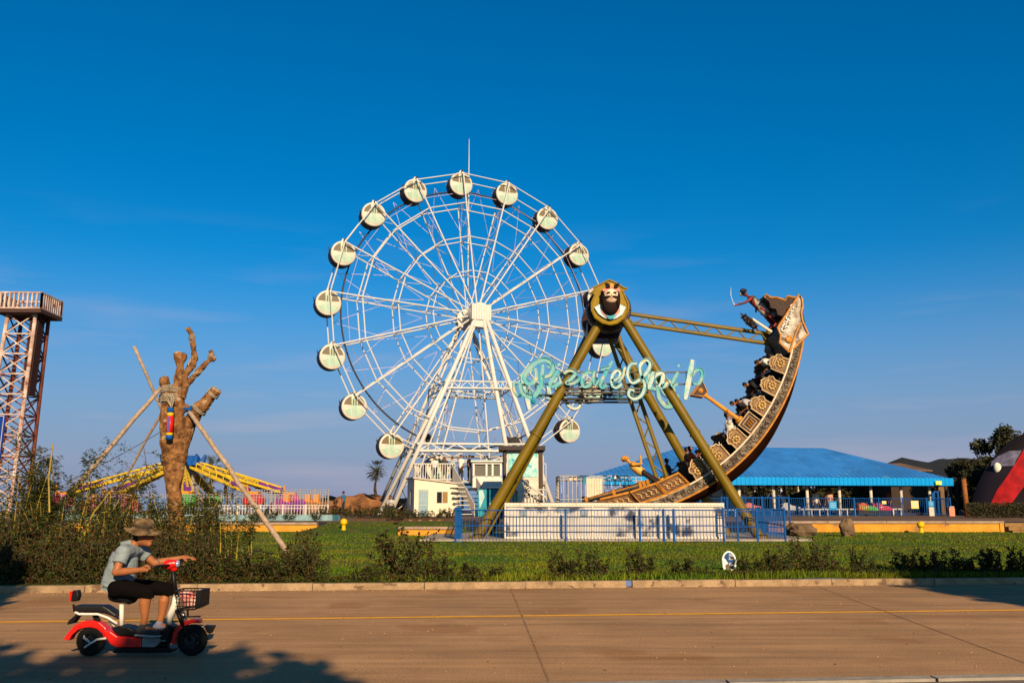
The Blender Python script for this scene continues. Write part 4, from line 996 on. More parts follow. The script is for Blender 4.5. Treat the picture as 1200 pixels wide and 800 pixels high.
# standing seams running down the front slope
rf=m.build('roof',ROOFB,pvn)
m=MB()
L_=(RF-LF).length; nr=64
for k in range(1,nr):
    p=LF.lerp(RF,k/nr); s=(p-LF).length
    # slope direction up the front plane, stop at ridge or hip
    nrm=(RF-LF).cross(A0-LF).normalized(); up=nrm.cross(dr_).normalized(); up=up if up.z>0 else -up
    tmax=((A0-LF).dot(up)); u0=(A0-LF).dot(dr_); u1=(A1-LF).dot(dr_); t=tmax
    if s<u0: t=tmax*s/u0
    if s>u1: t=tmax*(L_-s)/(L_-u1)
    m.tube([p+nrm*(.015 if nrm.z>0 else -.015),p+up*t+nrm*(.015 if nrm.z>0 else -.015)],.022,4)
m.build('seam',ROOFB,rf)
m=MB()
for P,Q,nn in((LF,RF,-dn_),(RF,RB,dr_),(LBk,LF,V(-1,0,0))):
    d=(Q-P).normalized(); m.prism([P+nn*.05+V(0,0,.04),Q+nn*.05+V(0,0,.04),Q+nn*.05-V(0,0,.46),P+nn*.05-V(0,0,.46)],-nn*.04)
    n=int((Q-P).length/.3)
    for k in range(n): p=P.lerp(Q,k/n)+nn*.065; m.tube([p+V(0,0,.03),p-V(0,0,.45)],.018,3)
m.build('fascia',FASB,rf)
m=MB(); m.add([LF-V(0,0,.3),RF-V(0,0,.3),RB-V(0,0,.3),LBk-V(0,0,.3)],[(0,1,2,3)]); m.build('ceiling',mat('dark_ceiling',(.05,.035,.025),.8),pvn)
PW=mat('post_white',(.62,.58,.52),.55,var=.25,scale=2,stain=((.25,.18,.12),2,.64))
PD=dn_*.7
for px in (741,785,826,867,907.6,947,985,1022,1057.5,1091):
    # where the sight line meets the post row
    q=at(px,600,1); k=((LF+PD).y-(LF+PD).x*dr_.y/dr_.x)/(1-q.x*dr_.y/dr_.x); p=V(q.x*k,k,0)
    MB().tube([p+V(0,0,tz),p+V(0,0,zE-.3)],.1,10).build('column',PW,pvn,smooth=True)
for k in range(0,8):
    p=(LBk+V(1,-.6,0)).lerp(RB-dn_*.6,(k+.6)/8); p=V(p.x,p.y,0); MB().tube([p+V(0,0,tz),p+V(0,0,zE-.3)],.1,8).build('column',PW,pvn,smooth=True)
m=MB(); p0=LF.lerp(RF,.1)+dn_*(DP*.55)+V(0,0,-zE+tz); p1=LF.lerp(RF,.72)+dn_*(DP*.55)+V(0,0,-zE+tz)
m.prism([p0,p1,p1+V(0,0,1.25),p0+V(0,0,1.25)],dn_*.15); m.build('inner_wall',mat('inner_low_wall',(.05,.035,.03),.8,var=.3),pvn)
for px_ in(872,884,905,915,935):
    q=at(px_,566.5,58.2); m=MB().tube([V(q.x,58.2,zE-.45),V(q.x,58.2,zE-.75)],.03,6); m.ell(V(q.x,58.2,zE-.8),(.07,.07,.09),8,6); m.build('lamp',PW,pvn)
def fr_(f,d=0): p=LF.lerp(RF,f)+dn_*d; return V(p.x,p.y,0)
# benches along the fence
rest=[(.36,.44),(.46,.54),(.57,.65),(.67,.75),(.78,.86)]
for k,(f0,f1) in enumerate(rest):
    P=fr_(f0,.45); Q=fr_(f1,.45); t=thing('bench',((P+Q)/2+V(0,0,tz)),'long pale bench under the pavilion roof behind the blue fence, '+['leftmost of five','second from the left','middle one of five','second from the right','rightmost of five'][k],'bench','pale benches inside the pavilion')
    MB().prism([P+V(0,0,tz+.38),Q+V(0,0,tz+.38),Q+V(0,0,tz+.46),P+V(0,0,tz+.46)],dn_*.35).build('seat',PW,t)
    for j_ in range(4):
        p=P.lerp(Q,(j_+.3)/3.6); MB().prism([p+V(0,0,tz),p+V(.07,0,tz),p+V(.07,0,tz+.38),p+V(0,0,tz+.38)],dn_*.3).build('leg',PW,t)
P=fr_(.22,-.1); Q=fr_(.985,-.1)
blue_fence(P,Q,tz,1.12,.14,[k/11 for k in range(12)],'long blue bar fence along the front of the pavilion',lines=(1,.06),r=.014)
# notices on the fence
def board(px,py,w,h,Y,mt,label,nm='notice_board',lines=0):
    c=at(px,py,Y); s=Y/1050
    t=thing(nm,V(c.x,Y,c.z-h*s/2),label,'notice')
    MB().box(c,(w*s,.03,h*s)).build('panel',mt,t); m=MB()
    for k in range(3): m.box(c+V(0,-.02,h*s*(.22-.2*k)),(w*s*.7,.012,h*s*.07))
    m.build('lines',mat('notice_lines',(.1,.12,.14) if mt is not BLUEN else (.35,.6,.75)),t)
BLUEN=mat('bright_blue_board',(.0,.25,.6),.5); YN=mat('pale_yellow_board',(.75,.62,.2),.5)
board(976,592,9,10,55.8,BLUEN,'bright blue notice hung on the pavilion fence beside a white post')
board(1072,591,8.5,9,57.5,YN,'pale yellow square notice on the right part of the pavilion fence')
board(1036,588.5,5,3.5,57.2,YN,'small pale yellow notice on the middle of the pavilion fence')
board(1100,565.5,7,4.5,60.0,mat('acid_yellow_board',(.65,.75,.02)),'tiny acid yellow sign under the right end of the blue roof')
board(1091,590,6,6.5,57.3,BLUEN,'small blue notice in front of the rightmost white post')
# doorway counter at the right end
t=thing('ticket_counter',V(at(1098,600,60.5).x,60.5,tz),'blue framed doorway with wood side at the right end of the pavilion','counter')
m=MB(); bx(1094,1102,575,577,60.3,.1,m); bx(1094,1095.5,577,605,60.3,.1,m); bx(1100.5,1102,577,605,60.3,.1,m); m.build('frame',BLUEF,t); m=MB(); bx(1102.5,1106,570,605,60.3,.4,m); m.build('side_board',mat('brown_board',(.2,.11,.05),.7,var=.3),t)
m=MB(); bx(1089.5,1095,594,605,58.5,.3,m); m.build('white_box',PW,t)
t=thing('bin',V(at(1115.5,606,58).x,58,tz),'small pink and white box standing outside the right end of the blue roof','bin')
m=MB(); bx(1113,1118.5,594,604.5,58,.3,m); m.build('body',mat('pink_box',(.7,.25,.16),.5),t); m=MB(); bx(1113.5,1118,593,594.6,58,.28,m); m.build('lid',PW,t)
# kiddie cars inside
def kart(px,py,Y,c1,label):
    c=at(px,py,Y); t=thing('ride_car',V(c.x,Y,tz+.3),label,'ride car','small ride cars inside the pavilion'); o=V(c.x,Y,0)
    m=MB(); P=[(-.65,.35),(-.6,.7),(-.35,.85),(-.1,.8),(.1,.65),(.45,.62),(.7,.45),(.68,.3)]
    m.prism([o+V(x,-.35,tz+z) for x,z in P],V(0,.7,0)); m.build('body',c1,t,bevel=.06)
    MB().ell(o+V(-.1,0,tz+.55),(.5,.38,.13),12,6).build('trim',mat('kart_white',(.7,.7,.66)),t); MB().box(o+V(0,0,tz+.18),(1.2,.6,.3)).build('base',DARK,t)
kart(1015,597,59.5,mat('kart_red_green',(.6,.03,.03),.35,scale=1.5,col2=(.05,.4,.08)),'red, white and green ride car inside the pavilion')
kart(1032,598,59.8,mat('kart_red',(.65,.04,.04),.35),'small red ride car just right of the red and green one')
kart(882,595,59.0,mat('kart_pink',(.5,.15,.15),.4),'pinkish red ride car at the left of the pavilion interior')
kart(925,594,60.5,mat('kart_grey',(.4,.4,.42),.4),'grey and white ride car behind the fence left of the blue notice')
# people in the pavilion
def stand(px,pyfoot,Y,z,lab,col,tr=(.03,.03,.04),arm='down',h=1.65,vox=.04,rz=PI,cn='x'):
    x=at(px,600,Y).x
    f=figure('person',lab,V(x,Y,z),J_stand(h,0,0,arm),vox=vox,shirt=cloth('p_'+cn,col),trousers=cloth('t_'+cn,tr),shoes=cloth('shoe_dark',(.03,.03,.03)),rot=(0,0,rz)); return f
stand(957,0,60.5,tz,'person in white top inside the pavilion, left of the blue notice',(.7,.68,.62),cn='w1')
stand(972.5,0,60.0,tz,'person in pinkish pale top standing above the blue notice in the pavilion',(.65,.35,.25),cn='w2',rz=PI*.8)
stand(1043,0,62.0,tz,'person with orange brown top deep inside the right half of the pavilion',(.4,.18,.06),cn='w3',rz=PI*.6)
stand(918,0,61,tz,'person in white top stooping behind the ride cars in the pavilion',(.7,.68,.64),cn='w4',h=1.5,rz=PI*1.3)
stand(872,0,60,tz,'person in white behind the ochre leg inside the pavilion',(.66,.66,.64),cn='w5',h=1.6)
# vehicle seen under the hull
t=thing('parked_van',V(at(845,590,66).x,66,tz),'pale van parked behind the pavilion, seen under the ship hull','van')
c=V(at(846,588,66).x,66,0); m=MB(); m.prism([c+V(x,-.8,tz+z) for x,z in((-1.9,.3),(-1.9,1.3),(-1.5,2.0),(1.3,2.0),(1.8,1.2),(2.1,1.1),(2.1,.3))],V(0,1.6,0)); m.build('body',WHITE,t,bevel=.06)
MB().prism([c+V(x,-.82,tz+z) for x,z in((-1.4,1.25),(-1.2,1.8),(1.15,1.8),(1.5,1.25))],V(0,.03,0)).build('window',GLASSD,t)
for q in(-1.2,1.3): MB().lathe([(0,-.1),(.33,-.1),(.33,.1),(0,.1)],14,M=Matrix.Rotation(PI/2,3,'X'),c=c+V(q,-.8,tz+.33)).build('wheel',TYRE,t)
# hut with brown roof behind, right
t=thing('wooden_hut',V(at(1085,600,72).x,72,tz),'brown hut with tan sheet roof behind the right end of the pavilion','hut')
a=at(1040,552,72);b_=at(1113,552,72); tp=at(1090,544.5,74); 
m=MB(); m.box(((a.x+b_.x)/2,75,1.7),(b_.x-a.x-.8,5,2.4)); m.build('wall',mat('hut_brown_wall',(.05,.03,.02),.8,var=.3),t)
m=MB(); z0=a.z; z1=tp.z; m.prism([V(a.x,71.5,z0),V(b_.x-1.6,71.5,z0),V(b_.x-2.6,75,z1+.1),V(a.x+.6,75,z1+.1)],V(0,0,.08)); m.prism([V(a.x,78.5,z0),V(b_.x-1.6,78.5,z0),V(b_.x-2.6,75,z1+.1),V(a.x+.6,75,z1+.1)],V(0,0,.08)); m.prism([V(b_.x-1.6,71.5,z0),V(b_.x-1.6,78.5,z0),V(b_.x-2.6,75,z1+.1)],V(.05,0,0)); m.build('roof',mat('tan_sheet_roof',(.24,.14,.075),.6,scale=1,var=.45),t)
t=thing('wooden_fence',V(at(1112,600,63).x,63,tz),'row of dark brown poles and rails outside the right end of the pavilion','fence')
m=MB(); m.tube([at(1096,563,63),at(1128,564,63)],.07,6); m.tube([at(1110,583,66),at(1128,583,66)],.04,6); m.build('rail',mat('dark_pole',(.08,.04,.02),.8,var=.3),t)
for x0,x1 in((1108.5,1108),(1112,1118),(1121,1122)): MB().tube([at(x0,563,63),V(at(x1,600,63).x,63,tz)],.1,7).build('pole',mat('dark_pole',(.08,.04,.02)),t)
t=thing('wooden_post',V(at(1133,604,56).x,56,tz),'tall leaning orange brown wooden post standing right of the pavilion','post')
MB().tube([V(at(1133.5,604,56).x,56,tz),at(1129,559.5,56)],[.16,.14],10).build('post_body',mat('orange_brown_wood',(.32,.11,.025),.7,var=.3,scale=5),t,smooth=True)
MB().tube([at(1129,561,56),at(1128.9,559.2,56)],[.155,.15],10).build('cap',mat('dark_pole',(.08,.04,.02)),t)
# dark painted shell with red stripes at the right edge
t=thing('painted_shell',V(at(1178,600,54).x,55,tz),'huge dark rounded funfair shell with red stripes and a white spot at the right edge','funfair prop')
c=at(1215,575,56.5); m=MB(); rn=random.Random(4)
def shp(u,v_,off=0):   # u: -1..1 across, v: 0..1 up
    Rr=3.7+off; th=u*1.5; w_=math.sqrt(max(0,1-(v_*.95)**2)); return V(c.x+1.15+Rr*1.25*math.sin(th)*w_+v_*1.2,58.5-Rr*.8*math.cos(th)*w_,tz+v_*5.4)
n=28
vs=[shp(-1+2*i/n,j_/14) for j_ in range(15) for i in range(n+1)]
m.add(vs,[(j_*(n+1)+i,j_*(n+1)+i+1,(j_+1)*(n+1)+i+1,(j_+1)*(n+1)+i) for j_ in range(14) for i in range(n)])
m.build('shell',mat('shell_dark_purple',(.008,.004,.006),.9,scale=.5,col2=(.012,.009,.02)),t,smooth=True)
def patch(uvs,nm,mt):   # strip between two u limits, following the shell
    m=MB(); k=len(uvs); vs=[]
    for v_,ua,ub in uvs:
        for q in range(5): vs.append(shp(ua+(ub-ua)*q/4,v_,.05))
    m.add(vs,[(i*5+q,i*5+q+1,(i+1)*5+q+1,(i+1)*5+q) for i in range(k-1) for q in range(4)]); m.build(nm,mt,t,smooth=True)
SR=mat('stripe_crimson',(.5,.01,.015),.8,var=.45,scale=1.5)
patch([(.12,-.7,-.5),(.3,-.66,-.42),(.45,-.6,-.36),(.6,-.56,-.3),(.75,-.54,-.24),(.88,-.56,-.2)],'red_stripe',SR)
patch([(.05,-.3,-.05),(.3,-.27,-.02),(.5,-.2,.05),(.7,-.15,.15),(.85,-.1,.2)],'red_stripe',SR)
patch([(.58,-.9,-.56),(.64,-.95,-.57),(.7,-.9,-.56),(.76,-.75,-.56)],'grey_flame',mat('grey_violet',(.2,.19,.28),.6,var=.5,scale=2))
patch([(.86,-.42,-.3),(.92,-.44,-.2),(.96,-.35,-.1)],'grey_flame',mat('grey_violet',(.2,.19,.28)))
ce=shp(-.77,.55,-.05); MB().ell(ce,(.26,.2,.4),14,10,M=Matrix.Rotation(R(-10),3,'Y')).build('white_spot',mat('spot_cream',(.7,.66,.55),.5),t,smooth=True)
# yellow round stones, boulders, bollard
YST=mat('yellow_stone_paint',(.85,.52,.005),.5,var=.25,scale=4)
def rockmb(c,r,seed,M=None,n=14,k=10,amp=.28):
    m=MB(); m.ell((0,0,0),(1,1,1),n,k); 
    for p in m.v:
        d=1+amp*noise.noise(p*1.3+Vector((seed*3.1,seed,0)))+amp*.5*noise.noise(p*3+Vector((seed,0,0))); q=Vector((p.x*r[0]*d,p.y*r[1]*d,p.z*r[2]*d)); p.x,p.y,p.z=q+Vector(c)
    return m
for px,py,Y,r,lab in((1079,614.5,42.6,.17,'round yellow painted stone in front of the right part of the orange wall'),(403,611.5,42.2,.17,'round yellow painted stone on the lawn left of the short orange wall'),(1084,614,0,0,None)):
    if not lab: continue
    c=at(px,py,Y); t=thing('painted_stone',V(c.x,Y,.1),lab,'stone'); MB().ell(c,(r,r,r),16,10).build('stone_ball',YST,t,smooth=True); MB().tube([V(c.x,Y,.08),c-V(0,0,r*.7)],[.12,.08],8).build('stand',YST if px>1000 else YST,t)
BOUL=mat('boulder_brown',(.2,.13,.075),.9,var=.5,scale=2,bump=.6,bscale=5)
def boulder(px,pyb,Y,r,seed,lab,mt=BOUL,z=.08,grp=None):
    x=at(px,600,Y).x; o=rockmb((x,Y,z+r[2]*.6),r,seed).build('boulder',mt); tag(o,lab,'boulder',grp); o.data.polygons.foreach_set('use_smooth',[False]*len(o.data.polygons)); return o
o=boulder(992,635,38.5,(.33,.3,.46),1,'upright pointed grey brown boulder on the lawn before the orange wall')
boulder(940,635,38.8,(.55,.4,.34),4,'wide low tan boulder beside the right foot fence')
boulder(927,632,39.4,(.26,.25,.36),9,'dark small rock behind the wide tan boulder')
# small oval sign on a stake by the kerb
SY2=20.2; t=thing('oval_lawn_sign',V(at(854,670,SY2).x,SY2,.1),'small oval blue and white sign on a stake in the grass by the kerb','sign')
c=at(854.5,658,SY2); s=SY2/1050*1.02
def ov(rx,rz,y,a=0): return [V(c.x+rx*s*math.cos(q*PI/14),c.y+y,c.z+rz*s*math.sin(q*PI/14)) for q in range(28)]
MB().prism(ov(8.2,12,0),V(0,.02,0)).build('plate',mat('sign_plate_white',(.7,.8,.8),.4),t)
MB().prism(ov(6.4,10.2,-.006),V(0,.005,0)).build('oval_field',mat('sign_navy',(.01,.06,.22),.4),t)
m=MB(); rn=random.Random(8)
def sg(px,py,w,h): m.box(V(at(px,py,SY2-.012).x,SY2-.012,at(px,py,SY2-.012).z),(w*s,.006,h*s))
for gy in(650,654,660.5):       # stacked characters as stroke clusters
    for gx in(855.2,858.0):
        sg(gx,gy-1.3,2.1,.5); sg(gx,gy,2.0,.5); sg(gx,gy+1.3,2.2,.5); sg(gx,gy,.5,3.0); sg(gx-.85,gy+.5,.4,1.6)
m.build('characters',mat('sign_white_letters',(.8,.82,.82),.4),t)
m=MB(); P=[(846.5,656),(849,653.5),(851,656),(853.5,660),(851.5,665),(849,668),(847,664)]; m.prism([at(x,y,SY2-.022) for x,y in P],V(0,.012,0)); P=[(853,668),(857,666),(862,662),(862,666),(857,670)]; m.prism([at(x,y,SY2-.022) for x,y in P],V(0,.012,0)); m.build('cut_out_figure',mat('sign_plate_white',(.7,.8,.8)),t)
m=MB(); P=[(850,662),(853,660),(856,664),(854,668),(851,667)]; m.prism([at(x,y,SY2-.03) for x,y in P],V(0,.01,0)); m.build('cut_out_figure',mat('fig_brown',(.15,.09,.06)),t)
MB().tube([V(c.x,c.y+.03,.08),c+V(0,.03,0)],.02,6).build('stake',DARK,t)
# people round the wheel platform and terraces
stand(508.5,0,61.3,pz,'person in white shirt behind the platform rail, left above the white hut',(.75,.73,.68),cn='pw')
stand(520,0,61.8,pz,'person in dark top behind the platform rail above the hut',(.05,.05,.06),cn='pd')
stand(529.5,0,61.0,pz,'person in pale blue top on the platform left of the staircase head',(.45,.52,.6),cn='pb',rz=PI*.7)
stand(539.5,0,60.75,pz,'person in white shirt looking down at the hands at the staircase head',(.75,.73,.7),cn='ph',arm='phone',h=1.75,rz=PI*.85)
stand(549.5,0,60.9,pz,'tall person all in black standing right of the staircase head',(.012,.012,.014),(.012,.012,.014),cn='pk',h=1.75,rz=PI*1.4)
stand(402,0,66,tz,'person in blue shirt walking among the beach rocks on the left',(.03,.16,.35),cn='bb',h=1.6,rz=PI*.5)
figure('person','person with black hair sitting in the bushes at the foot of the wheel legs',V(at(459,600,56.5).x,56.5,.95),{k:v*1.0 for k,v in J_sit(.1,'bar').items()},vox=.035,shirt=cloth('grey_white',(.5,.48,.45)),trousers=cloth('t_x',(.03,.03,.04)),shoes=cloth('shoe_dark',(.03,.03,.03)),rot=(0,0,PI*.9))
t=thing('stone_seat',V(at(459,600,56.7).x,56.7,tz),'low stone block under the sitting person at the foot of the wheel','seat'); MB().box((at(459,600,56.7).x,56.75,tz+.23),(.9,.7,.46)).build('block',BOUL,t,bevel=.04)
# beach rocks behind
BR=mat('beach_rock_orange',(.3,.13,.05),.9,var=.6,scale=.9,bump=.6,bscale=2)
for k,(px,Y,r) in enumerate(((415,70,(2.1,1.5,.95)),(428,68,(1.2,1,.8)),(398,74,(1.7,1.2,.7)),(388,76,(1.5,1.1,.9)),(443,74,(1.6,1.2,.9)),(468,78,(1.6,1.2,.8)),(380,66,(.7,.6,.35)),(437,80,(2,1.5,1.0)))):
    o=rockmb((at(px,600,Y).x,Y,tz+r[2]*.35),r,k+20,n=18,k=12,amp=.45).build('beach_rock',BR); tag(o,['big orange rock left of the wheel legs','orange rock touching the right side of the biggest beach rock','reddish rock left of the biggest beach rock','dark rock at the left end of the beach rocks','brown rock under the palm tree','rock half hidden behind the wheel legs','small rock at the edge of the pool terrace','broad rock behind the palm trunk'][k],'rock','rocks along the beach')
# ================================================================ LEFT: TOWER, BLUE SIGN
RUSTW=mat('tower_flaking_white',(.66,.55,.5),.7,scale=1.6,col2=(.42,.24,.18),stain=((.25,.07,.04),2.2,.6))
RUST_SHADE=mat('tower_rust_shaded',(.2,.05,.03),.8,var=.5,scale=2)  # rust with shade painted in, for legs and bracing off the sunlit front
tY=50.0; ty=R(2); tex=V(math.cos(ty),math.sin(ty),0); tey=V(-math.sin(ty),math.cos(ty),0)
tc_=at(33,600,tY); tc_=V(tc_.x-2.15,tY+1.2,tz)
top_z=at(35,366,tY).z
tw=thing('lattice_tower',tc_,'rusty white lattice tower with railed platform on top at the left edge','tower')
def TP(i,z):   # corner i at height z
    f=(z-tz)/(top_z-tz); h=.98-.2*f; sx_,sy_=[(-1,-1),(1,-1),(1,1),(-1,1)][i]; return V(tc_.x+.12*0,tc_.y,0)+tex*sx_*h+tey*sy_*h+V(0,0,z)+V(.55*f-.05,0,0)
lv=[tz+(top_z-tz)*k/10 for k in range(11)]
for i in range(4): m=MB(); m.tube([TP(i,z) for z in lv],.11,8); m.build('leg',RUSTW if i in(0,1) else RUST_SHADE,tw)
for i in range(4):
    m=MB(); j_=(i+1)%4
    for k in range(10):
        m.tube([TP(i,lv[k]),TP(j_,lv[k+1])],.045,4); m.tube([TP(j_,lv[k]),TP(i,lv[k+1])],.045,4); m.tube([TP(i,lv[k+1]),TP(j_,lv[k+1])],.05,4)
    m.build('bracing',RUSTW if i in(0,) else RUST_SHADE,tw)
MT=Matrix((tex,tey,V(0,0,1))).transposed(); pc=V(tc_.x+.5,tc_.y,top_z)
MB().box(pc+V(0,0,.1),(2.65,2.65,.22),M=MT).build('platform',mat('tower_platform_dark',(.08,.04,.035),.8,var=.3),tw)
m=MB(); hw_=1.27
for sx_,sy_,ax in((0,-1,tex),(1,0,tey),(0,1,tex),(-1,0,tey)):
    o=pc+tex*sx_*hw_+tey*sy_*hw_; 
    for z_ in(.25,1.15): m.tube([o-ax*hw_+V(0,0,z_),o+ax*hw_+V(0,0,z_)],.06,5)
    for k in range(11): p=o-ax*hw_+ax*2*hw_*k/10; m.beam(p+V(0,0,.2),p+V(0,0,1.15),.09,.09)
m.build('railing',RUSTW,tw)
m=MB(); ls_=[TP(1,z)+tey*.5+tex*.05 for z in lv]
for k in range(70):
    z=lv[6]+(top_z-lv[6])*k/70; 
    p=TP(1,z)+tey*.55-tex*.12; m.box(p,(.5,.75,.05),M=MT)
m.tube([TP(1,lv[6])+tey*.3,TP(1,top_z)+tey*.3],.05,5); m.tube([TP(1,lv[6])+tey*.9,TP(1,top_z)+tey*.9],.05,5)
m.build('ladder_cage',mat('ladder_dark_red',(.06,.025,.02),.8),tw)
bs=thing('blue_sign',V(at(-8,600,30).x,30,.1),'dark blue road sign panel cut off by the left picture edge','sign')
a=at(7,486,30);b_=at(6.5,538,30)
MB().prism([V(a.x-2.2,30,a.z),V(a.x,30,a.z),V(a.x-.05,30,b_.z),V(a.x-2.2,30,b_.z)],V(0,.05,0)).build('panel',mat('sign_royal_blue',(.005,.04,.3),.4),bs)
m=MB(); P=[V(a.x-2.15,29.98,a.z-.04),V(a.x-.05,29.98,a.z-.04),V(a.x-.09,29.98,b_.z+.04),V(a.x-2.15,29.98,b_.z+.04)]; m.tube(P+[P[0]],.018,4); m.build('border',WHITE,bs)
MB().tube([V(a.x-1.1,30.1,.08),V(a.x-1.1,30.1,a.z)],.07,8).build('pole',CHROME,bs)
# ================================================================ YELLOW-ARMED RIDE AND ITS CARS
yY=60.0
yr=thing('spinning_ride',V(at(213,600,yY).x,yY,tz),'low spinning ride with yellow arms fanning out from a blue and white centre','fairground ride')
cc=at(214,553,yY); 
m=MB(); m.tube([V(cc.x,yY,tz),V(cc.x,yY,cc.z+.6)],[.9,.8],14); m.build('centre_column',mat('ride_white',(.7,.67,.6),.5),yr,smooth=True)
m=MB(); m.tube([V(cc.x,yY,cc.z+.4),V(cc.x,yY,at(214,534,yY).z)],[1.3,1.0],14)
for k in range(10): q=k*PI/5; m.tube([V(cc.x+1.2*math.cos(q),yY+1.2*math.sin(q),cc.z+.5),V(cc.x+1.45*math.cos(q),yY+1.45*math.sin(q),cc.z+1.15)],[.25,.08],6)
m.build('blue_crown',mat('ride_blue',(.01,.1,.42),.45,var=.3,scale=2),yr)
for k,an in enumerate((-172,-140,-105,-70,-38,-8,40,90,140)):
    q=R(an); d=V(math.cos(q),math.sin(q)*.85,0); a=V(cc.x,yY,cc.z+.3)+d*1.1; b_=V(cc.x,yY,tz+1.5)+d*6.9; lat=V(-d.y,d.x,0)*.28
    m=MB(); m.tube([a+lat,b_+lat],.09,6); m.tube([a-lat,b_-lat],.09,6); m.tube([a+V(0,0,.35),b_+V(0,0,.3)],.07,6); m.prism([a+lat*.8,b_+lat*.8,b_-lat*.8,a-lat*.8],V(0,0,.05))
    for j_ in range(8): m.tube([a.lerp(b_,j_/8)+lat,a.lerp(b_,(j_+.5)/8)+V(0,0,.33),a.lerp(b_,(j_+1)/8)-lat],.035,4)
    am=m.build('arm',mat('ride_yellow',(.75,.5,.03),.45,var=.3,scale=3),yr)
    m=MB(); e=a.lerp(b_,.72); m.tube([e+V(0,0,.05),b_+V(0,0,.05)],[.2,.26],6); m.build('arm_tip',mat('ride_purple',(.2,.04,.3),.45,var=.4,scale=4),am)
    m=MB(); c=b_+V(0,0,-.55)+d*.6; m.ell(c,(.75,.75,.5),12,8); car=m.build('car',[mat('car_red',(.55,.03,.04),.4,var=.3,scale=3),mat('car_pink',(.6,.05,.2),.4,var=.3,scale=3),mat('car_purple',(.16,.03,.3),.4,var=.3),mat('car_green',(.06,.4,.05),.4,var=.3,scale=3)][k%4],yr,smooth=True)
    m=MB(); m.box(c+V(0,0,.4),(.7,.7,.35)); m.tube([c+V(-.3,-.2,.4),c+V(-.4,-.2,1.0)],.05,5); m.build('seat_back',mat('car_orange',(.7,.25,.02),.4),car)
# ride fences
def grey_fence(pxa,pxb,Y,h,lab,z=tz,mt=GR_,n=None):
    A=V(at(pxa,600,Y).x,Y,z); B=V(at(pxb,600,Y).x,Y,z); t=thing('metal_fence',(A+B)/2,lab,'fence'); post_rail(A,B,h,n or int((B-A).length/.16),.018).build('bars',mt,t)
    for k in range(6): p=A.lerp(B,k/5); MB().tube([p,p+V(0,0,h+.05)],.05,6).build('post',mt,t)
    return t
grey_fence(70,384,53,1.35,'long grey bar fence in front of the coloured ride cars')
grey_fence(252,384,49.0,.75,'low pale railing above the turquoise pool edge',mt=WHITE)
grey_fence(300,384,57,1.65,'tall grey fence with rows of bars behind the low pale railing')
# pool with turquoise edge
pe=thing('pool_edge',V(at(300,600,46.2).x,46.2,tz),'turquoise and pale blue painted pool edge above the low orange wall','pool')
a=at(70,608,46.3).x; b_=at(390,608,46.3).x
MB().box(((a+b_)/2,47.3,tz+.12),(b_-a,2.0,.24)).build('rim',mat('turquoise_edge',(.03,.35,.45),.5,scale=.6,col2=(.35,.5,.55)),pe)
MB().box(((a+b_)/2,46.2,tz+.16),(b_-a,.1,.3)).build('kerb_tiles',mat('pool_tiles',(.25,.4,.45),.5,var=.4,scale=3),pe)
for k,(px,c_) in enumerate(((150,(.5,.04,.1)),(105,(.5,.04,.18)),(330,(.35,.04,.3)),(365,(.55,.2,.03)),(355,(.3,.05,.35)))):
    p=at(px,592,54.5); t=thing('ride_car',V(p.x,54.5,tz),['crimson car behind the hedge left of the tree','pink car behind the hedge near the tower','purple car behind the grey fence right of the props','orange car near the right end of the grey fence','violet car second from the right end of the grey fence'][k],'ride car')
    m=MB(); m.ell(V(p.x,54.5,tz+.6),(.8,.6,.45),12,8); m.build('body',mat('rc%d'%k if 0 else 'ridecar_'+['crimson','pink','purple','orange','violet'][k],c_,.4,var=.3,scale=3),t,smooth=True); m=MB(); m.box(V(p.x+.3,54.5,tz+1.1),(.35,.6,.5)); m.build('seat_back',mat('car_orange',(.7,.25,.02)),t,bevel=.05)
# ================================================================ SCOOTER AND RIDER
SQ=10.25
def S(x,y,dy=0): return at(60+x/4.0,590+y/4.0,SQ)+V(0,dy,0)     # crop coordinates of the scooter, dy = towards/away
sc_=thing('electric_scooter',V(S(400,700).x,SQ,0),'small red and white electric scooter with front basket driving along the road','scooter')
k_=1/1070*SQ/4     # metres per crop unit
def wheel(x,y,r,w):
    c=S(x,y); r=c.z-.002
    MY_=Matrix.Rotation(PI/2,3,'X')
    wh=MB(); 
    pr=[(r-.085,-w*.42),(r-.05,-w*.5),(r-.015,-w*.42),(r-.003,-w*.2),(r,0),(r-.003,w*.2),(r-.015,w*.42),(r-.05,w*.5),(r-.085,w*.42),(r-.085,-w*.42)]
    wh.lathe(pr,40,M=MY_,c=c)
    for q in range(36):
        t_=2*PI*q/36; wh.box(c+V(math.cos(t_)*(r-.004),0,math.sin(t_)*(r-.004)),(.008,w*.7,.012),M=Matrix.Rotation(-t_+PI/2,3,'Y'))
    W_=wh.build('wheel',TYRE,sc_,smooth=False); smooth_sharp(W_)
    m=MB(); m.lathe([(r-.085,-.03),(r-.07,-.035),(r-.07,.035),(r-.085,.03),(r-.085,-.03)],32,M=MY_,c=c); m.lathe([(0,-.05),(.055,-.05),(.06,-.04),(.06,.04),(.055,.05),(0,.05)],20,M=MY_,c=c)
    for q in range(5):
        t_=2*PI*q/5+.3; d=V(math.cos(t_),0,math.sin(t_)); m.beam(c+d*.05,c+d*(r-.08),.05,.03)
    rm=m.build('rim',mat('rim_dark_grey',(.05,.05,.055),.4,metal=.6),W_); smooth_sharp(rm)
    m=MB(); m.lathe([(.065,-.058),(.1,-.056),(.1,-.052),(.065,-.052),(.065,-.058)],24,M=MY_,c=c); m.build('brake_disc',mat('brass_disc',(.35,.24,.12),.3,metal=.8),W_)
    return c
rw=wheel(188,640,80,.085); fwh=wheel(662,637,80,.08)
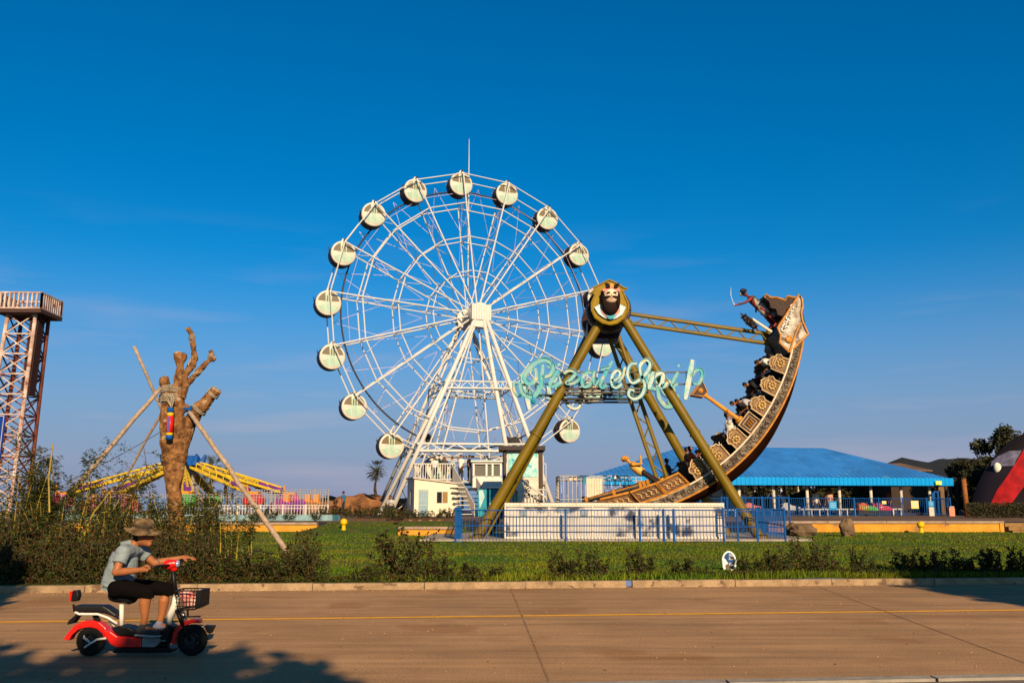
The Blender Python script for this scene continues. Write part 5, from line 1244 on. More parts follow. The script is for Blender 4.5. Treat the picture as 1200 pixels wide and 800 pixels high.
BLK=mat('black_plastic',(.006,.006,.007),.45); WP=mat('scooter_white',(.72,.7,.66),.3); SEATB=mat('seat_vinyl',(.01,.01,.011),.45); GREYP=mat('scooter_grey_panel',(.28,.29,.3),.35)
def shell(outer,inner,w,nm,mt,par=sc_,bev=.006):
    pts=[S(x,y) for x,y in outer+inner[::-1]]; m=MB(); m.prism([p+V(0,-w/2,0) for p in pts],V(0,w,0)); return m.build(nm,mt,par,bevel=bev)
shell([(68,630),(90,600),(120,565),(160,547),(200,542),(235,552),(262,575),(285,610)],[(95,637),(108,612),(135,588),(160,578),(195,575),(225,583),(250,605),(262,640)][0:8],.115,'rear_mudguard',RED)
shell([(68,630),(95,637),(120,612),(155,612),(155,640)],[(150,636),(135,620),(118,625)][:0],.11,'mudguard_tip',RED) if 0 else None
shell([(568,650),(578,600),(600,568),(630,548),(665,538),(700,540),(704,556)],[(586,654),(594,612),(614,586),(640,566),(668,556),(695,556),(704,557)],.1,'front_mudguard',RED)
# belly: red side, grey nose
def plate(poly,w,nm,mt,par=sc_,dy=0,bev=.01): m=MB(); m.prism([S(x,y)+V(0,dy-w/2,0) for x,y in poly],V(0,w,0)); return m.build(nm,mt,par,bevel=bev)
plate([(262,582),(300,590),(330,612),(442,618),(442,664),(330,664),(300,650),(280,620)],.25,'body_side',RED)
plate([(444,618),(500,618),(528,622),(530,640),(505,664),(444,664)],.24,'body_nose',GREYP)
plate([(300,575),(340,566),(380,572),(400,585),(470,588),(540,585),(560,560),(575,590),(565,640),(530,620),(440,615),(330,609)],.22,'footboard',BLK)
plate([(310,667),(560,667),(580,672),(578,690),(480,692),(310,690)],.2,'underframe',BLK)
plate([(530,600),(560,560),(585,570),(570,620),(545,665),(525,664)],.16,'leg_shield_base',BLK)
m=MB(); m.tube([S(330,470),S(330,575)],.024,12); m.tube([S(270,535),S(300,572)],.02,8); m.build('seat_post',WP,sc_,smooth=True)
for s in(-1,1):
    m=MB(); o=V(0,s*.085,0); m.tube([S(132,505)+o,S(150,512)+o,S(235,512)+o,S(280,528)+o,S(325,556)+o],.014,8); m.build('rack_rail',WP,sc_,smooth=True)
MB().tube([S(132,505)+V(0,-.085,0),S(132,505)+V(0,.085,0)],.014,8).build('rack_end',WP,sc_)
MB().tube([S(205,520),S(220,552)],.03,8).build('rack_stay',BLK,sc_)
plate([(118,477),(130,472),(260,473),(282,485),(322,515),(315,530),(275,510),(240,502),(125,500)],.17,'pillion_seat',SEATB,bev=.02)
m=MB(); m.cap(S(300,425),S(370,428),.082,.1,14); m.cap(S(370,430),S(420,415),.085,.045,12); 
m.build('saddle',SEATB,sc_,remesh=.012)
m=MB(); m.tube([S(105,470),S(108,500),S(120,520)],.013,6); m.build('light_stalk',BLK,sc_)
plate([(108,405),(132,403),(136,430),(128,455),(100,456)],.09,'tail_box',BLK,bev=.012); plate([(94,408),(107,405),(100,455),(92,452)],.08,'tail_light',mat('tail_red',(.7,.01,.005),.25),bev=.006)
plate([(128,515),(136,520),(110,558),(86,563),(92,545)],.12,'number_flap',BLK,bev=.004)
for s in(-1,1):
    m=MB(); o=V(0,s*.07,0); m.tube([S(272,625)+o,S(230,630)+o,S(200,648)+o,S(170,668)+o],.013,7); m.tube([S(200,648)+o,S(165,620)+o],.012,7); m.tube([S(168,628)+o,S(168,612)+o],.009,6); m.build('swing_arm',WP,sc_,smooth=True)
# head tube and fork
m=MB(); m.tube([S(588,425),S(580,470),S(562,520),S(548,556)],[.036,.038,.04,.036],10); m.tube([S(600,500),S(570,505)],.02,7); m.build('down_tube',WP,sc_,smooth=True)
m=MB(); m.tube([S(570,295),S(575,360),S(583,425)],[.022,.026,.028],10); m.tube([S(583,425),S(592,440)],.035,10); m.build('steering_column',BLK,sc_,smooth=True)
for s in(-1,1):
    m=MB(); o=V(0,s*.06,0); m.tube([S(600,500)+o,S(625,560)+o],.022,8); m.tube([S(622,555)+o,S(660,636)+o],.014,8); m.build('fork_leg',BLK if s<0 else CHROME,sc_,smooth=True)
MB().tube([S(600,500)+V(0,-.07,0),S(600,500)+V(0,.07,0)],.025,8).build('fork_crown',BLK,sc_)
# handlebar, across; display head in red
hb0=S(495,292)+V(0,-.27,0); 
m=MB(); m.tube([S(500,296)+V(0,-.29,0),S(535,285)+V(0,-.2,0),S(565,285)+V(0,-.08,0),S(565,285)+V(0,.08,0),S(560,280)+V(0,.2,0),S(575,270)+V(0,.29,0)],.013,8); m.build('handlebar',BLK,sc_,smooth=True)
m=MB(); m.tube([S(492,297)+V(0,-.3,0),S(512,293)+V(0,-.26,0)],.019,8); m.build('grip',BLK,sc_); 
MB().tube([S(575,272)+V(0,.2,0),S(580,268)+V(0,.31,0)],.019,8).build('grip',BLK,sc_)
m=MB(); m.cap(S(555,283)+V(0,-.03,0),S(582,278)+V(0,-.03,0),.06,.045,12); m.cap(S(568,283),S(575,300),.05,.045,10); m.build('headlight_cowl',RED,sc_,remesh=.01)
MB().ell(S(597,280)+V(0,-.02,0),(.02,.045,.04),12,8).build('headlight',mat('lens_bluish',(.3,.35,.6),.1,spec=.8),sc_,smooth=True)
m=MB(); m.tube([S(535,280)+V(0,-.15,0),S(525,250)+V(0,-.17,0)],.006,5); m.build('brake_lever',CHROME,sc_)
# basket
bk=[(600,402),(724,402),(718,475),(690,488),(615,490)]
m=MB(); hwd=.135
for s in(-1,1):
    P=[S(x,y)+V(0,s*hwd,0) for x,y in bk]; m.tube(P+[P[0]],.008,5)
    for q in range(1,7): m.tube([S(600+124*q/7,402)+V(0,s*hwd,0),S(610+100*q/7,489-4*(q>5))+V(0,s*hwd,0)],.0035,4)
    for q in range(1,5): y_=402+18*q; m.tube([S(602,y_)+V(0,s*hwd,0),S(722,y_)+V(0,s*hwd,0)],.0035,4)
for x_,y_ in bk: m.tube([S(x_,y_)+V(0,-hwd,0),S(x_,y_)+V(0,hwd,0)],.008,5)
for q in range(1,6): 
    yy=-hwd+2*hwd*q/6; m.tube([S(724,402)+V(0,yy,0),S(718,475)+V(0,yy,0),S(615,490)+V(0,yy,0),S(600,402)+V(0,yy,0)],.0035,4)
m.build('basket',BLK,sc_)
plate([(700,402),(724,402),(718,470),(700,486),(692,480)],.28,'basket_front_panel',BLK,bev=.004)
m=MB(); m.tube([S(610,530),S(700,527)],.008,5); m.tube([S(640,492),S(640,528)],.012,5); m.build('basket_bracket',BLK,sc_)
plate([(722,568),(768,570),(750,606),(738,600)],.1,'front_fender_flap',BLK,bev=.003)
# bag in the basket: rests there, own thing
t=thing('red_bag',S(655,470),'crumpled red and white packet lying in the scooter basket','bag'); m=MB(); m.cap(S(630,430),S(670,455),.07,.06,10); m.cap(S(640,465),S(680,465),.045,.05,10); m.build('packet',mat('red_white_packet',(.65,.03,.02),.4,scale=14,col2=(.75,.55,.5)),t,remesh=.015)
for s,x_ in((-1,0),(1,8)):
    m=MB(); m.tube([S(470,640)+V(0,s*.11,0),S(520,632)+V(0,s*.15,0),S(560,630)+V(0,s*.15,0)],.008,5); m.build('side_bar',CHROME,sc_) if s<0 else None
# ---- rider
L_=lambda x,y,dy: S(x,y)+V(0,dy,0)
J=dict(hip=L_(325,385,0),chest=L_(358,232,0),neck=L_(398,178,0),head=L_(432,148,.0),
 el=L_(352,312,-.27),wl=L_(468,300,-.29), er=L_(448,285,.22),wr=L_(560,262,.27),
 kl=L_(478,405,-.14),al=L_(455,565,-.13), kr=L_(535,400,.1),ar=L_(492,565,.1))
# side vector points away from the camera: left limbs (l) are the near ones
J['foot']=V(1,0,-.05)
upv=(J['head']-J['neck']).normalized()
r=thing('person',V(0,0,0),'person in grey blue t-shirt, black shorts and straw hat riding the red scooter','person')
far=V(0,1,0); fwd=V(1,0,-.12).normalized()
b=MB(); vox=.009
b.cap(J['hip'],J['chest'],.1,.1,14); sh={-1:L_(372,222,-.19),1:L_(385,222,.17)}; b.cap(sh[-1],sh[1],.07,.07)
b.cap(J['chest'],J['neck'],.09,.055); b.cap(J['neck'],J['head'],.052,.055,14)
hd=J['head']+V(.005,0,.0); Mh=Matrix.Rotation(R(12),3,'Y'); b.ell(hd,(.098,.078,.118),20,14,M=Mh); 
b.cap(hd+V(.04,0,-.075),hd+V(.062,0,-.09),.052,.036,12)   # jaw and chin
b.tube([hd+V(.09,0,.015),hd+V(.118,0,-.022),hd+V(.095,0,-.035)],[.012,.017,.013],8)  # nose
b.tube([hd+V(.088,-.022,-.052),hd+V(.1,0,-.054),hd+V(.088,.022,-.052)],[.008,.011,.008],8) # lips
for s in(-1,1): b.ell(hd+V(-.01,s*.078,-.01),(.022,.014,.034),10,8)
hips={-1:J['hip']+V(0,-.1,0),1:J['hip']+V(0,.1,0)}
for s,k in((-1,'l'),(1,'r')):
    b.cap(sh[s],J['e'+k],.05,.041,14); m_=J['e'+k].lerp(J['w'+k],.35); b.tube([J['e'+k],m_,J['w'+k]],[.041,.043,.027],14); b.ell(J['e'+k],(.041,.041,.041),12,8)
    b.cap(hips[s],J['k'+k],.085,.06,14); kn=J['k'+k]; an=J['a'+k]; cf=kn.lerp(an,.33)+V(-.02,0,0); b.ell(kn,(.062,.06,.06),12,9); b.tube([kn,cf,kn.lerp(an,.75),an],[.056,.06,.038,.034],14); b.ell(an,(.036,.036,.04),10,8)
    b.cap(an+V(0,0,-.03),an+V(.14,0,-.055),.038,.03,12)
# hands closed on the grips
def hand(w,g,s):
    d=(g-w).normalized(); b.cap(w,w+d*.045,.03,.036,12); pc_=g+V(-.012,0,.018); b.cap(w+d*.04,pc_,.036,.034,12)
    for q in range(4):
        o=g+V(-.005,(-.036+.024*q)*1.0,.03); l_=[1,1.1,1.05,.85][q]
        b.tube([o+V(-.02,0,0),o+V(.022*l_,0,-.002),o+V(.036*l_,0,-.028),o+V(.016,0,-.05),o+V(-.004,0,-.048)],[.0115,.011,.0105,.0095,.008],8)
    b.tube([w+d*.03+V(0,-s*.025,0),g+V(-.03,-s*.048,.0),g+V(-.004,-s*.05,-.03)],[.014,.012,.009],8)
hand(J['wl'],S(500,296)+V(0,-.28,0),-1)
# far hand: lies open over the grip, fingers stretched forward
w=J['wr']; g=S(582,262)+V(0,.28,0); b.cap(w,g,.028,.034,12); b.cap(g,g+V(.04,0,.0),.034,.03,12)
for q in range(4):
    o=g+V(.05,-.036+.024*q,.004); l_=[.85,1,1.06,.95][q]; b.tube([o+V(-.03,0,0),o+V(.035*l_,0,.002),o+V(.06*l_,0,-.012),o+V(.078*l_,0,-.03)],[.0115,.011,.010,.008],8)
b.tube([g+V(0,-.03,-.005),g+V(.03,-.055,-.02),g+V(.055,-.055,-.035)],[.013,.011,.009],8)
b.build('body',SKIN,r,remesh=.0065)
m=MB()
for s in(-1,1): m.ell(hd+V(.088,s*.032,.012),(.01,.016,.009),10,7)
m.build('eyes',mat('eye_dark',(.03,.02,.015),.2),r)
m=MB(); 
for s in(-1,1): m.tube([hd+V(.092,s*.018,.034),hd+V(.09,s*.048,.032)],.005,5)
m.build('eyebrows',HAIR,r)
m=MB(); m.ell(hd+V(-.022,0,.02),(.098,.088,.112),16,12,M=Mh); m.ell(hd+V(-.055,0,-.03),(.055,.07,.06),12,8); m.build('hair',HAIR,r,remesh=.01)
# straw hat: crown, brim, band
m=MB(); hc=hd+V(-.02,0,.07); Mt=Matrix.Rotation(R(8),3,'Y'); n=36; vs=[]
prof=[(.001,.118),(.05,.118),(.085,.106),(.1,.078),(.11,.02),(.118,.0),(.14,-.008),(.17,-.018),(.198,-.024),(.196,-.032),(.168,-.026),(.14,-.016),(.115,-.01),(.1,.0)]
for j_,(rr,z) in enumerate(prof):
    for q in range(n):
        t_=2*PI*q/n; wob=1+.03*math.sin(3*t_+1)+.02*math.sin(5*t_); zz=z+(.018*math.sin(2*t_+.6)+.008*math.sin(5*t_))*(1 if rr>.14 else .2) - (.012*(abs(math.sin(t_)))**2 if rr>.16 else 0)
        vs.append(hc+Mt@V(rr*wob*math.cos(t_)*1.05,rr*wob*math.sin(t_)*.98,zz))
m.add(vs,[(a*n+q,a*n+(q+1)%n,(a+1)*n+(q+1)%n,(a+1)*n+q) for a in range(len(prof)-1) for q in range(n)])
STR=mat('straw_weave',(.4,.26,.12),.85,scale=9,col2=(.09,.055,.03),bump=.8,bscale=120)
h_=m.build('straw_hat',STR,r,smooth=True)
m=MB(); m.lathe([(.113,.014),(.116,.02),(.111,.045),(.108,.045),(.11,.014)],n,M=Mt,c=hc); m.build('hat_band',mat('hat_band_dark',(.04,.03,.02),.8),h_)
# t-shirt, loose at the hem, short sleeves with open cuffs
TS=mat('tshirt_grey_blue',(.27,.33,.37),.9,var=.25,scale=5,bump=.35,bscale=14)
m=MB(); hem=L_(290,400,0); m.tube([L_(296,412,0),L_(306,388,0),L_(322,335,0),L_(336,285,0),L_(348,240,0),L_(364,205,0),L_(390,186,0)],[.15,.172,.168,.16,.148,.112,.058],20)
m.cap(sh[-1],sh[1],.085,.085,14)
for s,k in((-1,'l'),(1,'r')):
    e_=sh[s].lerp(J['e'+k],.55); m.tube([sh[s],sh[s].lerp(e_,.5),e_],[.085,.078,.072],16)
o=m.build('t_shirt',TS,r,remesh=.0095)
displace(o,lambda p: noise.noise(Vector((p.x*9,p.y*5,p.z*16)))*.011+noise.noise(Vector((p.x*22+5,p.y*9,p.z*30)))*.004)   # folds
# shorts
SHO=mat('cloth_shorts_black',(.004,.003,.003),.95,spec=.05,bump=.2,scale=12); m=MB(); m.cap(hips[-1]+V(.01,0,-.01),hips[1]+V(.01,0,-.01),.108,.108,16)
for s,k in((-1,'l'),(1,'r')):
    e_=hips[s].lerp(J['k'+k],1.0)+V(.0,0,-.01); m.tube([hips[s],hips[s].lerp(e_,.5),e_],[.1,.086,.074],16); m.ell(e_,(.074,.074,.072),12,9)
    m.tube([e_,e_.lerp(J['a'+k],.16)],[.072,.07],14)
m.build('shorts',SHO,r,remesh=.0095)
for k,c_ in(('l',cloth('sneaker_dark_grey',(.05,.05,.055))),('r',cloth('sneaker_lilac',(.22,.22,.33)))):
    an=J['a'+k]; m=MB(); m.cap(an+V(-.03,0,-.045),an+V(.15,0,-.07),.048,.038,14); m.cap(an+V(-.01,0,-.03),an+V(.0,0,.005),.05,.042,12); sh_=m.build('shoe',c_,r,remesh=.008)
    m=MB(); m.prism([an+V(x,-.045,z) for x,z in((-.08,-.1),(-.08,-.08),(.06,-.085),(.2,-.095),(.2,-.11),(.1,-.115))],V(0,.09,0)); m.build('sole',mat('sole_pale',(.35,.33,.3),.7),sh_,bevel=.01)
# ================================================================ VEGETATION
LEAF_D=mat('leaf_dark_green',(.02,.042,.005),.6,island=.6,scale=1.2,col2=(.035,.032,.007))
LEAF_R=mat('leaf_reddish_brown',(.075,.02,.007),.6,island=.6,scale=1.5,col2=(.035,.03,.006))
LEAF_Y=mat('leaf_olive_gold',(.07,.06,.007),.6,island=.5,scale=2,col2=(.03,.04,.006))
TWIG=mat('twig_brown',(.1,.055,.025),.85)
BAMB=mat('bamboo_yellow_stem',(.42,.3,.045),.5,var=.35,scale=4)
def leaf(m,p,l,w,rn,dirv=None,cup=.25):
    d=(dirv or V(rn.gauss(0,1),rn.gauss(0,1),rn.gauss(0,.7)+.2)); d=d.normalized(); s=d.cross(V(rn.gauss(0,1),rn.gauss(0,1),rn.gauss(0,1)))
    if s.length<.01: s=V(1,0,0)
    s=s.normalized()*w; n=s.cross(d).normalized()*l*cup
    m.add([p,p+d*l*.45+s+n*.5,p+d*l+n*.1,p+d*l*.45-s+n*.5],[(0,1,2),(0,2,3)])
def shrub_meshes(seed,h,wd,stems=9,leaves=520,upright=.7,ll=.055):
    rn=random.Random(seed); st=MB(); fo=MB(); 
    for i in range(stems):
        a=rn.uniform(0,2*PI); r0=rn.random()**.6*wd*.55; hh=h*rn.uniform(.5,1.05)*(1-.35*r0/wd); x0,y0=r0*.5*math.cos(a),r0*.5*math.sin(a)
        P=[V(x0,y0,-.03)]; n=5
        for k in range(1,n+1):
            f=k/n; P.append(V(x0+math.cos(a)*r0*f*1.0+rn.gauss(0,.03),y0+math.sin(a)*r0*f+rn.gauss(0,.03),hh*f))
        st.tube(P,[.009,.008,.007,.006,.005,.002],4,caps=False)
        for _ in range(int(leaves/stems)):
            f=rn.uniform(.08,1)**.8; k=min(n-1,int(f*n)); p=P[k].lerp(P[k+1],f*n-k if f*n-k<=1 else 1); br=rn.random()*wd*.28*(1.15-f)
            d=V(rn.gauss(0,1),rn.gauss(0,1),rn.gauss(0,.6)+upright*.8).normalized(); q=p+d*br
            leaf(fo,q,ll*rn.uniform(.6,1.25),ll*.3*rn.uniform(.7,1.2),rn,dirv=d+V(rn.gauss(0,.6),rn.gauss(0,.6),rn.gauss(0,.6)))
            fo.mi[-1]=fo.mi[-2]=0
        # reddish young tips
    for j_ in range(len(fo.f)//2):
        z=fo.v[fo.f[2*j_][0]].z/h; c=0
        r_=rn.random()
        if r_<.1+.2*z: c=1
        elif r_>.9: c=2
        fo.mi[2*j_]=fo.mi[2*j_+1]=c
    return st,fo
def mkshrub(seed,h,wd,label,group,name='shrub',**kw):
    t=thing(name,V(0,0,0),label,'shrub',group); st,fo=shrub_meshes(seed,h,wd,**kw)
    st.build('stem',TWIG,t); fo.build('foliage',[LEAF_D,LEAF_R,LEAF_Y],t); return t
rn=random.Random(11)
G1='straggly leafy shrubs planted in a row behind the kerb'; Lsmall='straggly knee high shrub with reddish leaf tips in the sparse row behind the kerb'
Ldense='bushy reddish green shrub in the dense hedge behind the kerb, left part of the verge'
protos=[mkshrub(i+1,.62,.3,Lsmall,G1,stems=6,leaves=480) for i in range(3)]
protos+= [mkshrub(i+11,.95,.55,Ldense,'dense hedge shrubs on the left behind the kerb',stems=16,leaves=950,ll=.062) for i in range(3)]
used=set()
def place(k,px,off,sc_z,label=None,group=None,s=1.0):
    x=px_x=None
    Y=17.9+off; x=at(px,650,Y).x; Y=Y+RS*x; x=at(px,650,Y).x
    p=V(x,Y,gz(x,Y)-.02)
    g=protos[k]
    if k in used: g=dup(g,loc=p,rz=rn.uniform(0,6),scale=(s,s,sc_z))
    else: g.location=p; g.scale=(s,s,sc_z); used.add(k)
    if label: g['label']=label
    if group: g['group']=group
    return g
# dense hedge at the left (two staggered rows)
for k in range(19):
    px=-12+k*21+rn.uniform(-5,5)
    if 250<px<262: continue
    hs_=1.0 if px<250 else .82
    place(3+k%3,px,.55+rn.uniform(-.1,.15),hs_*rn.uniform(.85,1.1),s=rn.uniform(.9,1.15))
Lb='taller wild shrub in the second row of the left hedge around the pruned tree'
for k in range(15):
    px=-15+k*21+rn.uniform(-6,6)
    if px>262: continue
    place(3+(k+1)%3,px,2.4+rn.uniform(-.3,.6),rn.uniform(1.15,1.5),label=Lb,group='second row of the left hedge',s=rn.uniform(1.1,1.35))
# distinct bushes
place(3,352,1.1,1.12,'bushy shrub hiding the foot of the right leaning prop',s=1.0); place(4,472,.75,1.3,'large round reddish shrub left of the kerb gap, tallest of the middle row',s=1.5); place(5,505,.6,.75,'broad low shrub joined to the right side of the large round reddish shrub',s=1.0)
for px,h in((430,.6),(522,.7),(548,.65),(575,.5),(655,.95),(668,.7),(691,1.0),(705,.7),(745,1.0),(757,.8),(800,.75),(812,.55),(868,.7),(880,.6),(898,.8),(1003,1.05),(1015,.6),(1060,.9),(1075,.75),(1090,.95),(1110,.9),(1128,1.0),(1143,.85),(1160,1.1),(1176,.95),(1192,1.05),(1205,.9)):
    place(int(px)%3,px,.55+rn.uniform(-.15,.2),h*1.1,s=rn.uniform(.9,1.3))
place(3,942,.7,.92,'dense dark shrub between the oval sign and the boulder line',s=.9); place(4,915,.6,.72,'shrub between the oval sign and the dense dark shrub',s=.85); place(5,966,.6,.72,'shrub on the right side of the dense dark shrub',s=.85)
# low weeds along the kerb and brown ground: stuff
wd_=MB(); r2_=random.Random(77)
for i in range(9000):
    px=r2_.uniform(-30,1230); off=.18+abs(r2_.gauss(0,.45)); Y=17.78+off; x=at(px,650,Y).x; Y+=RS*x; x=at(px,650,Y).x
    if noisy(x,Y,.9)<-.22 and px>380: continue
    leaf(wd_,V(x,Y,gz(x,Y)+r2_.uniform(0,.12)),r2_.uniform(.04,.1),r2_.uniform(.008,.02),r2_); c=0 if r2_.random()<.45 else (1 if r2_.random()<.5 else 2); wd_.mi[-1]=wd_.mi[-2]=c
o=wd_.build('weeds',[LEAF_D,LEAF_R,LEAF_Y]); tag(o,'low mixed weeds and fallen leaves along the back of the kerb','weeds',kind='stuff')
# terrace shrubs in the distance
GT='small dark bushes on the terrace before the ticket hut'
tp_=mkshrub(41,.8,.7,'small dark bush in the strip before the white ticket hut',GT,name='bush',stems=9,leaves=420,ll=.1)
first=True
for px,Y,s in((384,48,1),(396,50,.9),(410,51,.9),(424,50,1),(437,49.5,1),(450,49,1.15),(463,46,1.0),(476,48,.9),(488,49,.8),(500,49.5,.75),(514,49.6,.8),(528,49.5,.9),(300,44.6,.7),(314,44.7,1),(340,44.8,.7),(372,45,.7)):
    x=at(px,600,Y).x; z=tz if Y>44.2 else .1
    if first: tp_.location=V(x,Y,z); first=False
    else: 
        g=dup(tp_,loc=V(x,Y,z),rz=rn.uniform(0,6),scale=s)
        if px<380: g['label']='small dark bush on the edge of the turquoise pool'; g['group']='small bushes by the pool edge'
# raised planting bed before the hut
t=thing('planting_bed',V(at(460,600,47.5).x,47.5,tz),'raised bed of brown soil with yellow stones before the white hut','planting bed')
a=at(415,600,47.5).x; b_=at(533,600,47.5).x; MB().box(((a+b_)/2,48.5,tz+.05),(b_-a,3.6,.1)).build('soil',mat('bed_soil',(.11,.06,.03),.95,var=.5,scale=2,bump=.5),t)
m=MB(); 
for px in(481,492,505,515): m.ell(at(px,610,46.8),(.16,.14,.1),8,6)
m.build('edging_stones',mat('edging_orange',(.4,.2,.04),.8,var=.4,scale=3),t)
# bamboo and tall wild plants on the left
def bamboo(seed,h,n,spread,leaves,lean=.12):
    rn_=random.Random(seed); st=MB(); fo=MB()
    for i in range(n):
        x0,y0=rn_.gauss(0,spread*.45),rn_.gauss(0,spread*.3); dx,dy=rn_.gauss(0,lean),rn_.gauss(0,lean); hh=h*rn_.uniform(.55,1.0); P=[V(x0+dx*hh*f*f,y0+dy*hh*f*f,hh*f-.03) for f in [q/8 for q in range(9)]]
        st.tube(P,[.017-.0015*q for q in range(9)],5,caps=False)
        for _ in range(int(leaves/n)):
            f=rn_.uniform(.3,1.0); k=min(7,int(f*8)); p=P[k].lerp(P[k+1],f*8-k if k<8 else 1); a=rn_.uniform(0,2*PI); bl=rn_.uniform(.05,.5)*h*.22*(1.3-f)*1.3; q=p+V(math.cos(a)*bl,math.sin(a)*bl,bl*rn_.uniform(-.2,.6))
            if rn_.random()<.22: st.tube([p,q],.003,3,caps=False)
            for z in range(3): leaf(fo,q+V(rn_.gauss(0,.03),rn_.gauss(0,.03),rn_.gauss(0,.03)),rn_.uniform(.08,.15),.013,rn_,dirv=V(math.cos(a)+rn_.gauss(0,.5),math.sin(a)+rn_.gauss(0,.5),rn_.uniform(-.9,.4))); fo.mi[-1]=fo.mi[-2]=0 if rn_.random()<.6 else 2
    return st,fo
def mkb(seed,px,Y,h,n,sp_,lv_,lab,lean=.1,nm='bamboo_clump',scale=1):
    x=at(px,650,Y).x; t=thing(nm,V(0,0,0),lab,'bamboo'); st,fo=bamboo(seed,h,n,sp_,lv_,lean); st.build('stem',BAMB,t); fo.build('foliage',[LEAF_D,LEAF_R,LEAF_Y],t); t.location=V(x,Y,gz(x,Y)); return t
mkb(1,38,24,3.5,8,.5,1400,'tall dark bamboo clump with yellow canes in front of the lattice tower')
mkb(2,72,24.5,3.1,7,.55,900,'thin bamboo clump just right of the tallest one',lean=.16)
mkb(3,14,23.5,2.7,6,.5,420,'low bamboo clump under the blue sign at the left edge')
mkb(4,105,25,2.4,8,.7,600,'short bamboo clump under the long left prop',lean=.2)
mkb(5,150,24,2.5,12,.8,600,'wispy plants left of the pruned tree trunk',lean=.22)
mkb(6,250,24.5,2.3,13,.8,620,'wispy green plants right of the pruned tree trunk',lean=.2)
mkb(7,185,23.0,1.9,11,.7,700,'low wispy plants in front of the pruned tree trunk',lean=.2)
mkb(8,222,22.6,1.8,11,.7,700,'low wispy plants just right of the trunk foot',lean=.2)
mkb(9,128,22.8,2.0,12,.8,600,'low wispy plants left of the wispy ones by the trunk',lean=.2)
mkb(10,60,22.6,1.6,10,.8,420,'low leafy canes below the bamboo with the yellow stems',lean=.2)
mkb(11,278,24.6,1.3,8,.5,260,'short leafy canes at the right end of the wild plants',lean=.2)
mkb(12,8,22.4,1.5,10,.8,380,'low leafy canes at the left picture edge',lean=.2)
# long yellow reed bending across
for k,(P,lab) in enumerate((([(95,632),(110,600),(122,585),(132,572)],'bent yellow reed leaning right between the hedge and the ride'),([(58,600),(57,560),(62,520)],'straight yellow cane beside the tower'),)):
    o=MB().tube([at(x,y,22.2) for x,y in P],[.022,.02,.016,.01][:len(P)],6).build('reed',BAMB); tag(o,lab,'reed')
# branch sprays of a slender sapling left of the trunk
t=thing('sapling',V(at(168,650,23.5).x,23.5,.1),'slender bare sapling with leafy side sprays left of the pruned tree','sapling'); m=MB(); rn3=random.Random(5)
B0=[at(150,640,23.5),at(155,580,23.5),at(172,548,23.5),at(168,520,23.5)]; m.tube(B0,[.02,.016,.012,.005],5)
f_=MB()
for (x0,y0,x1,y1) in((155,580,120,540),(160,572,185,548),(165,560,128,528),(168,535,130,518),(168,530,205,538),(160,570,110,575),(150,600,118,592)):
    a=at(x0,y0,23.5); b_=at(x1,y1,23.5)+V(0,rn3.uniform(-.4,.4),0); m.tube([a,a.lerp(b_,.5)+V(0,0,.05),b_],[.008,.006,.003],4)
    for q in range(48): p=a.lerp(b_,rn3.uniform(.35,1.05))+V(rn3.gauss(0,.05),rn3.gauss(0,.06),rn3.gauss(0,.05)); leaf(f_,p,rn3.uniform(.05,.11),.014,rn3); f_.mi[-1]=f_.mi[-2]=0 if rn3.random()<.6 else 2
m.build('stem',TWIG,t); f_.build('foliage',[LEAF_D,LEAF_R,LEAF_Y],t)
# ---- pruned tree
TY=26.5; BARK=mat('bark_pruned',(.33,.155,.055),.9,scale=4.5,col2=(.085,.035,.014),bump=1.0,bscale=12,stain=((.4,.28,.17),3.5,.63)); CUT=mat('cut_wood_pale',(.5,.37,.22),.8,var=.2)
tr=thing('pruned_tree',V(at(203,640,TY).x,TY,.1),'heavily pruned bare tree with four cut limbs held by wooden props','tree')
def T(x,y,dy=0): return at(x,y,TY)+V(0,dy,0)
mpp=TY/1060
b=MB()
def limb(P,rs,n=14): b.tube([T(x,y,dy) for x,y,dy in P],[r*mpp for r in rs],n)
limb([(209,650,0),(208,620,0),(206,595,0),(203,570,0),(201,545,0),(199,520,0),(198,492,0),(199,468,0)],[11.5,9.5,8.7,8.7,9.5,10.5,10.5,9.5])
limb([(205,575,0),(209,545,0),(214,520,0),(219,502,0),(223,490,.0)],[7,7.5,8.3,8.5,8.5])
limb([(220,500,0),(232,483,-.1),(244,470,-.1),(256,457,-.15)],[8.6,7.6,6.6,6]); limb([(208,520,0),(210,495,0),(211,475,0),(212,462,0)],[7.5,6.5,5,4.5])
limb([(203,475,0),(206,460,0),(209,445,.0),(211,430,0),(208,413,0)],[9,6.5,5,4.5,4.6]); limb([(211,428,0),(217,414,0)],[4.2,3.6])
limb([(199,475,0),(195,460,.1),(192,450,.1),(190,441,.1)],[9,6.5,5.5,5])
limb([(212,460,.1),(214,440,.1),(224,427,.15),(226,418,.15),(224,400,.15),(223,390,.15),(217,383,.15)],[5,5,4.6,4,3,2.7,2.8])
limb([(214,466,-.05),(220,450,-.05),(232,438,-.1),(243,426,-.1),(250,419,-.1),(248,411,-.1)],[5,4,3.4,3.2,3.1,2.8])
for p,r_ in((T(227,419,.15),4.2),(T(251,421,-.1),3.6),(T(210,440),5.2),(T(235,479,-.1),8.6),(T(216,478,.05),5)): b.ell(p,(r_*mpp,)*3,12,8)
tk=b.build('trunk',BARK,tr,remesh=.022)
displace(tk,lambda p: noise.noise(p*4.5)*.03+abs(noise.noise(Vector((p.x*12,p.y*12,p.z*3.5))))*.045-.01+noise.noise(p*22)*.012)
def disc(a,b_,r_): d=(b_-a).normalized(); b_=b_-d*.055; MB().tube([b_-d*.04,b_+d*.012],[r_*mpp*.95,r_*mpp*.9],14).build('cut_end',CUT,tr)
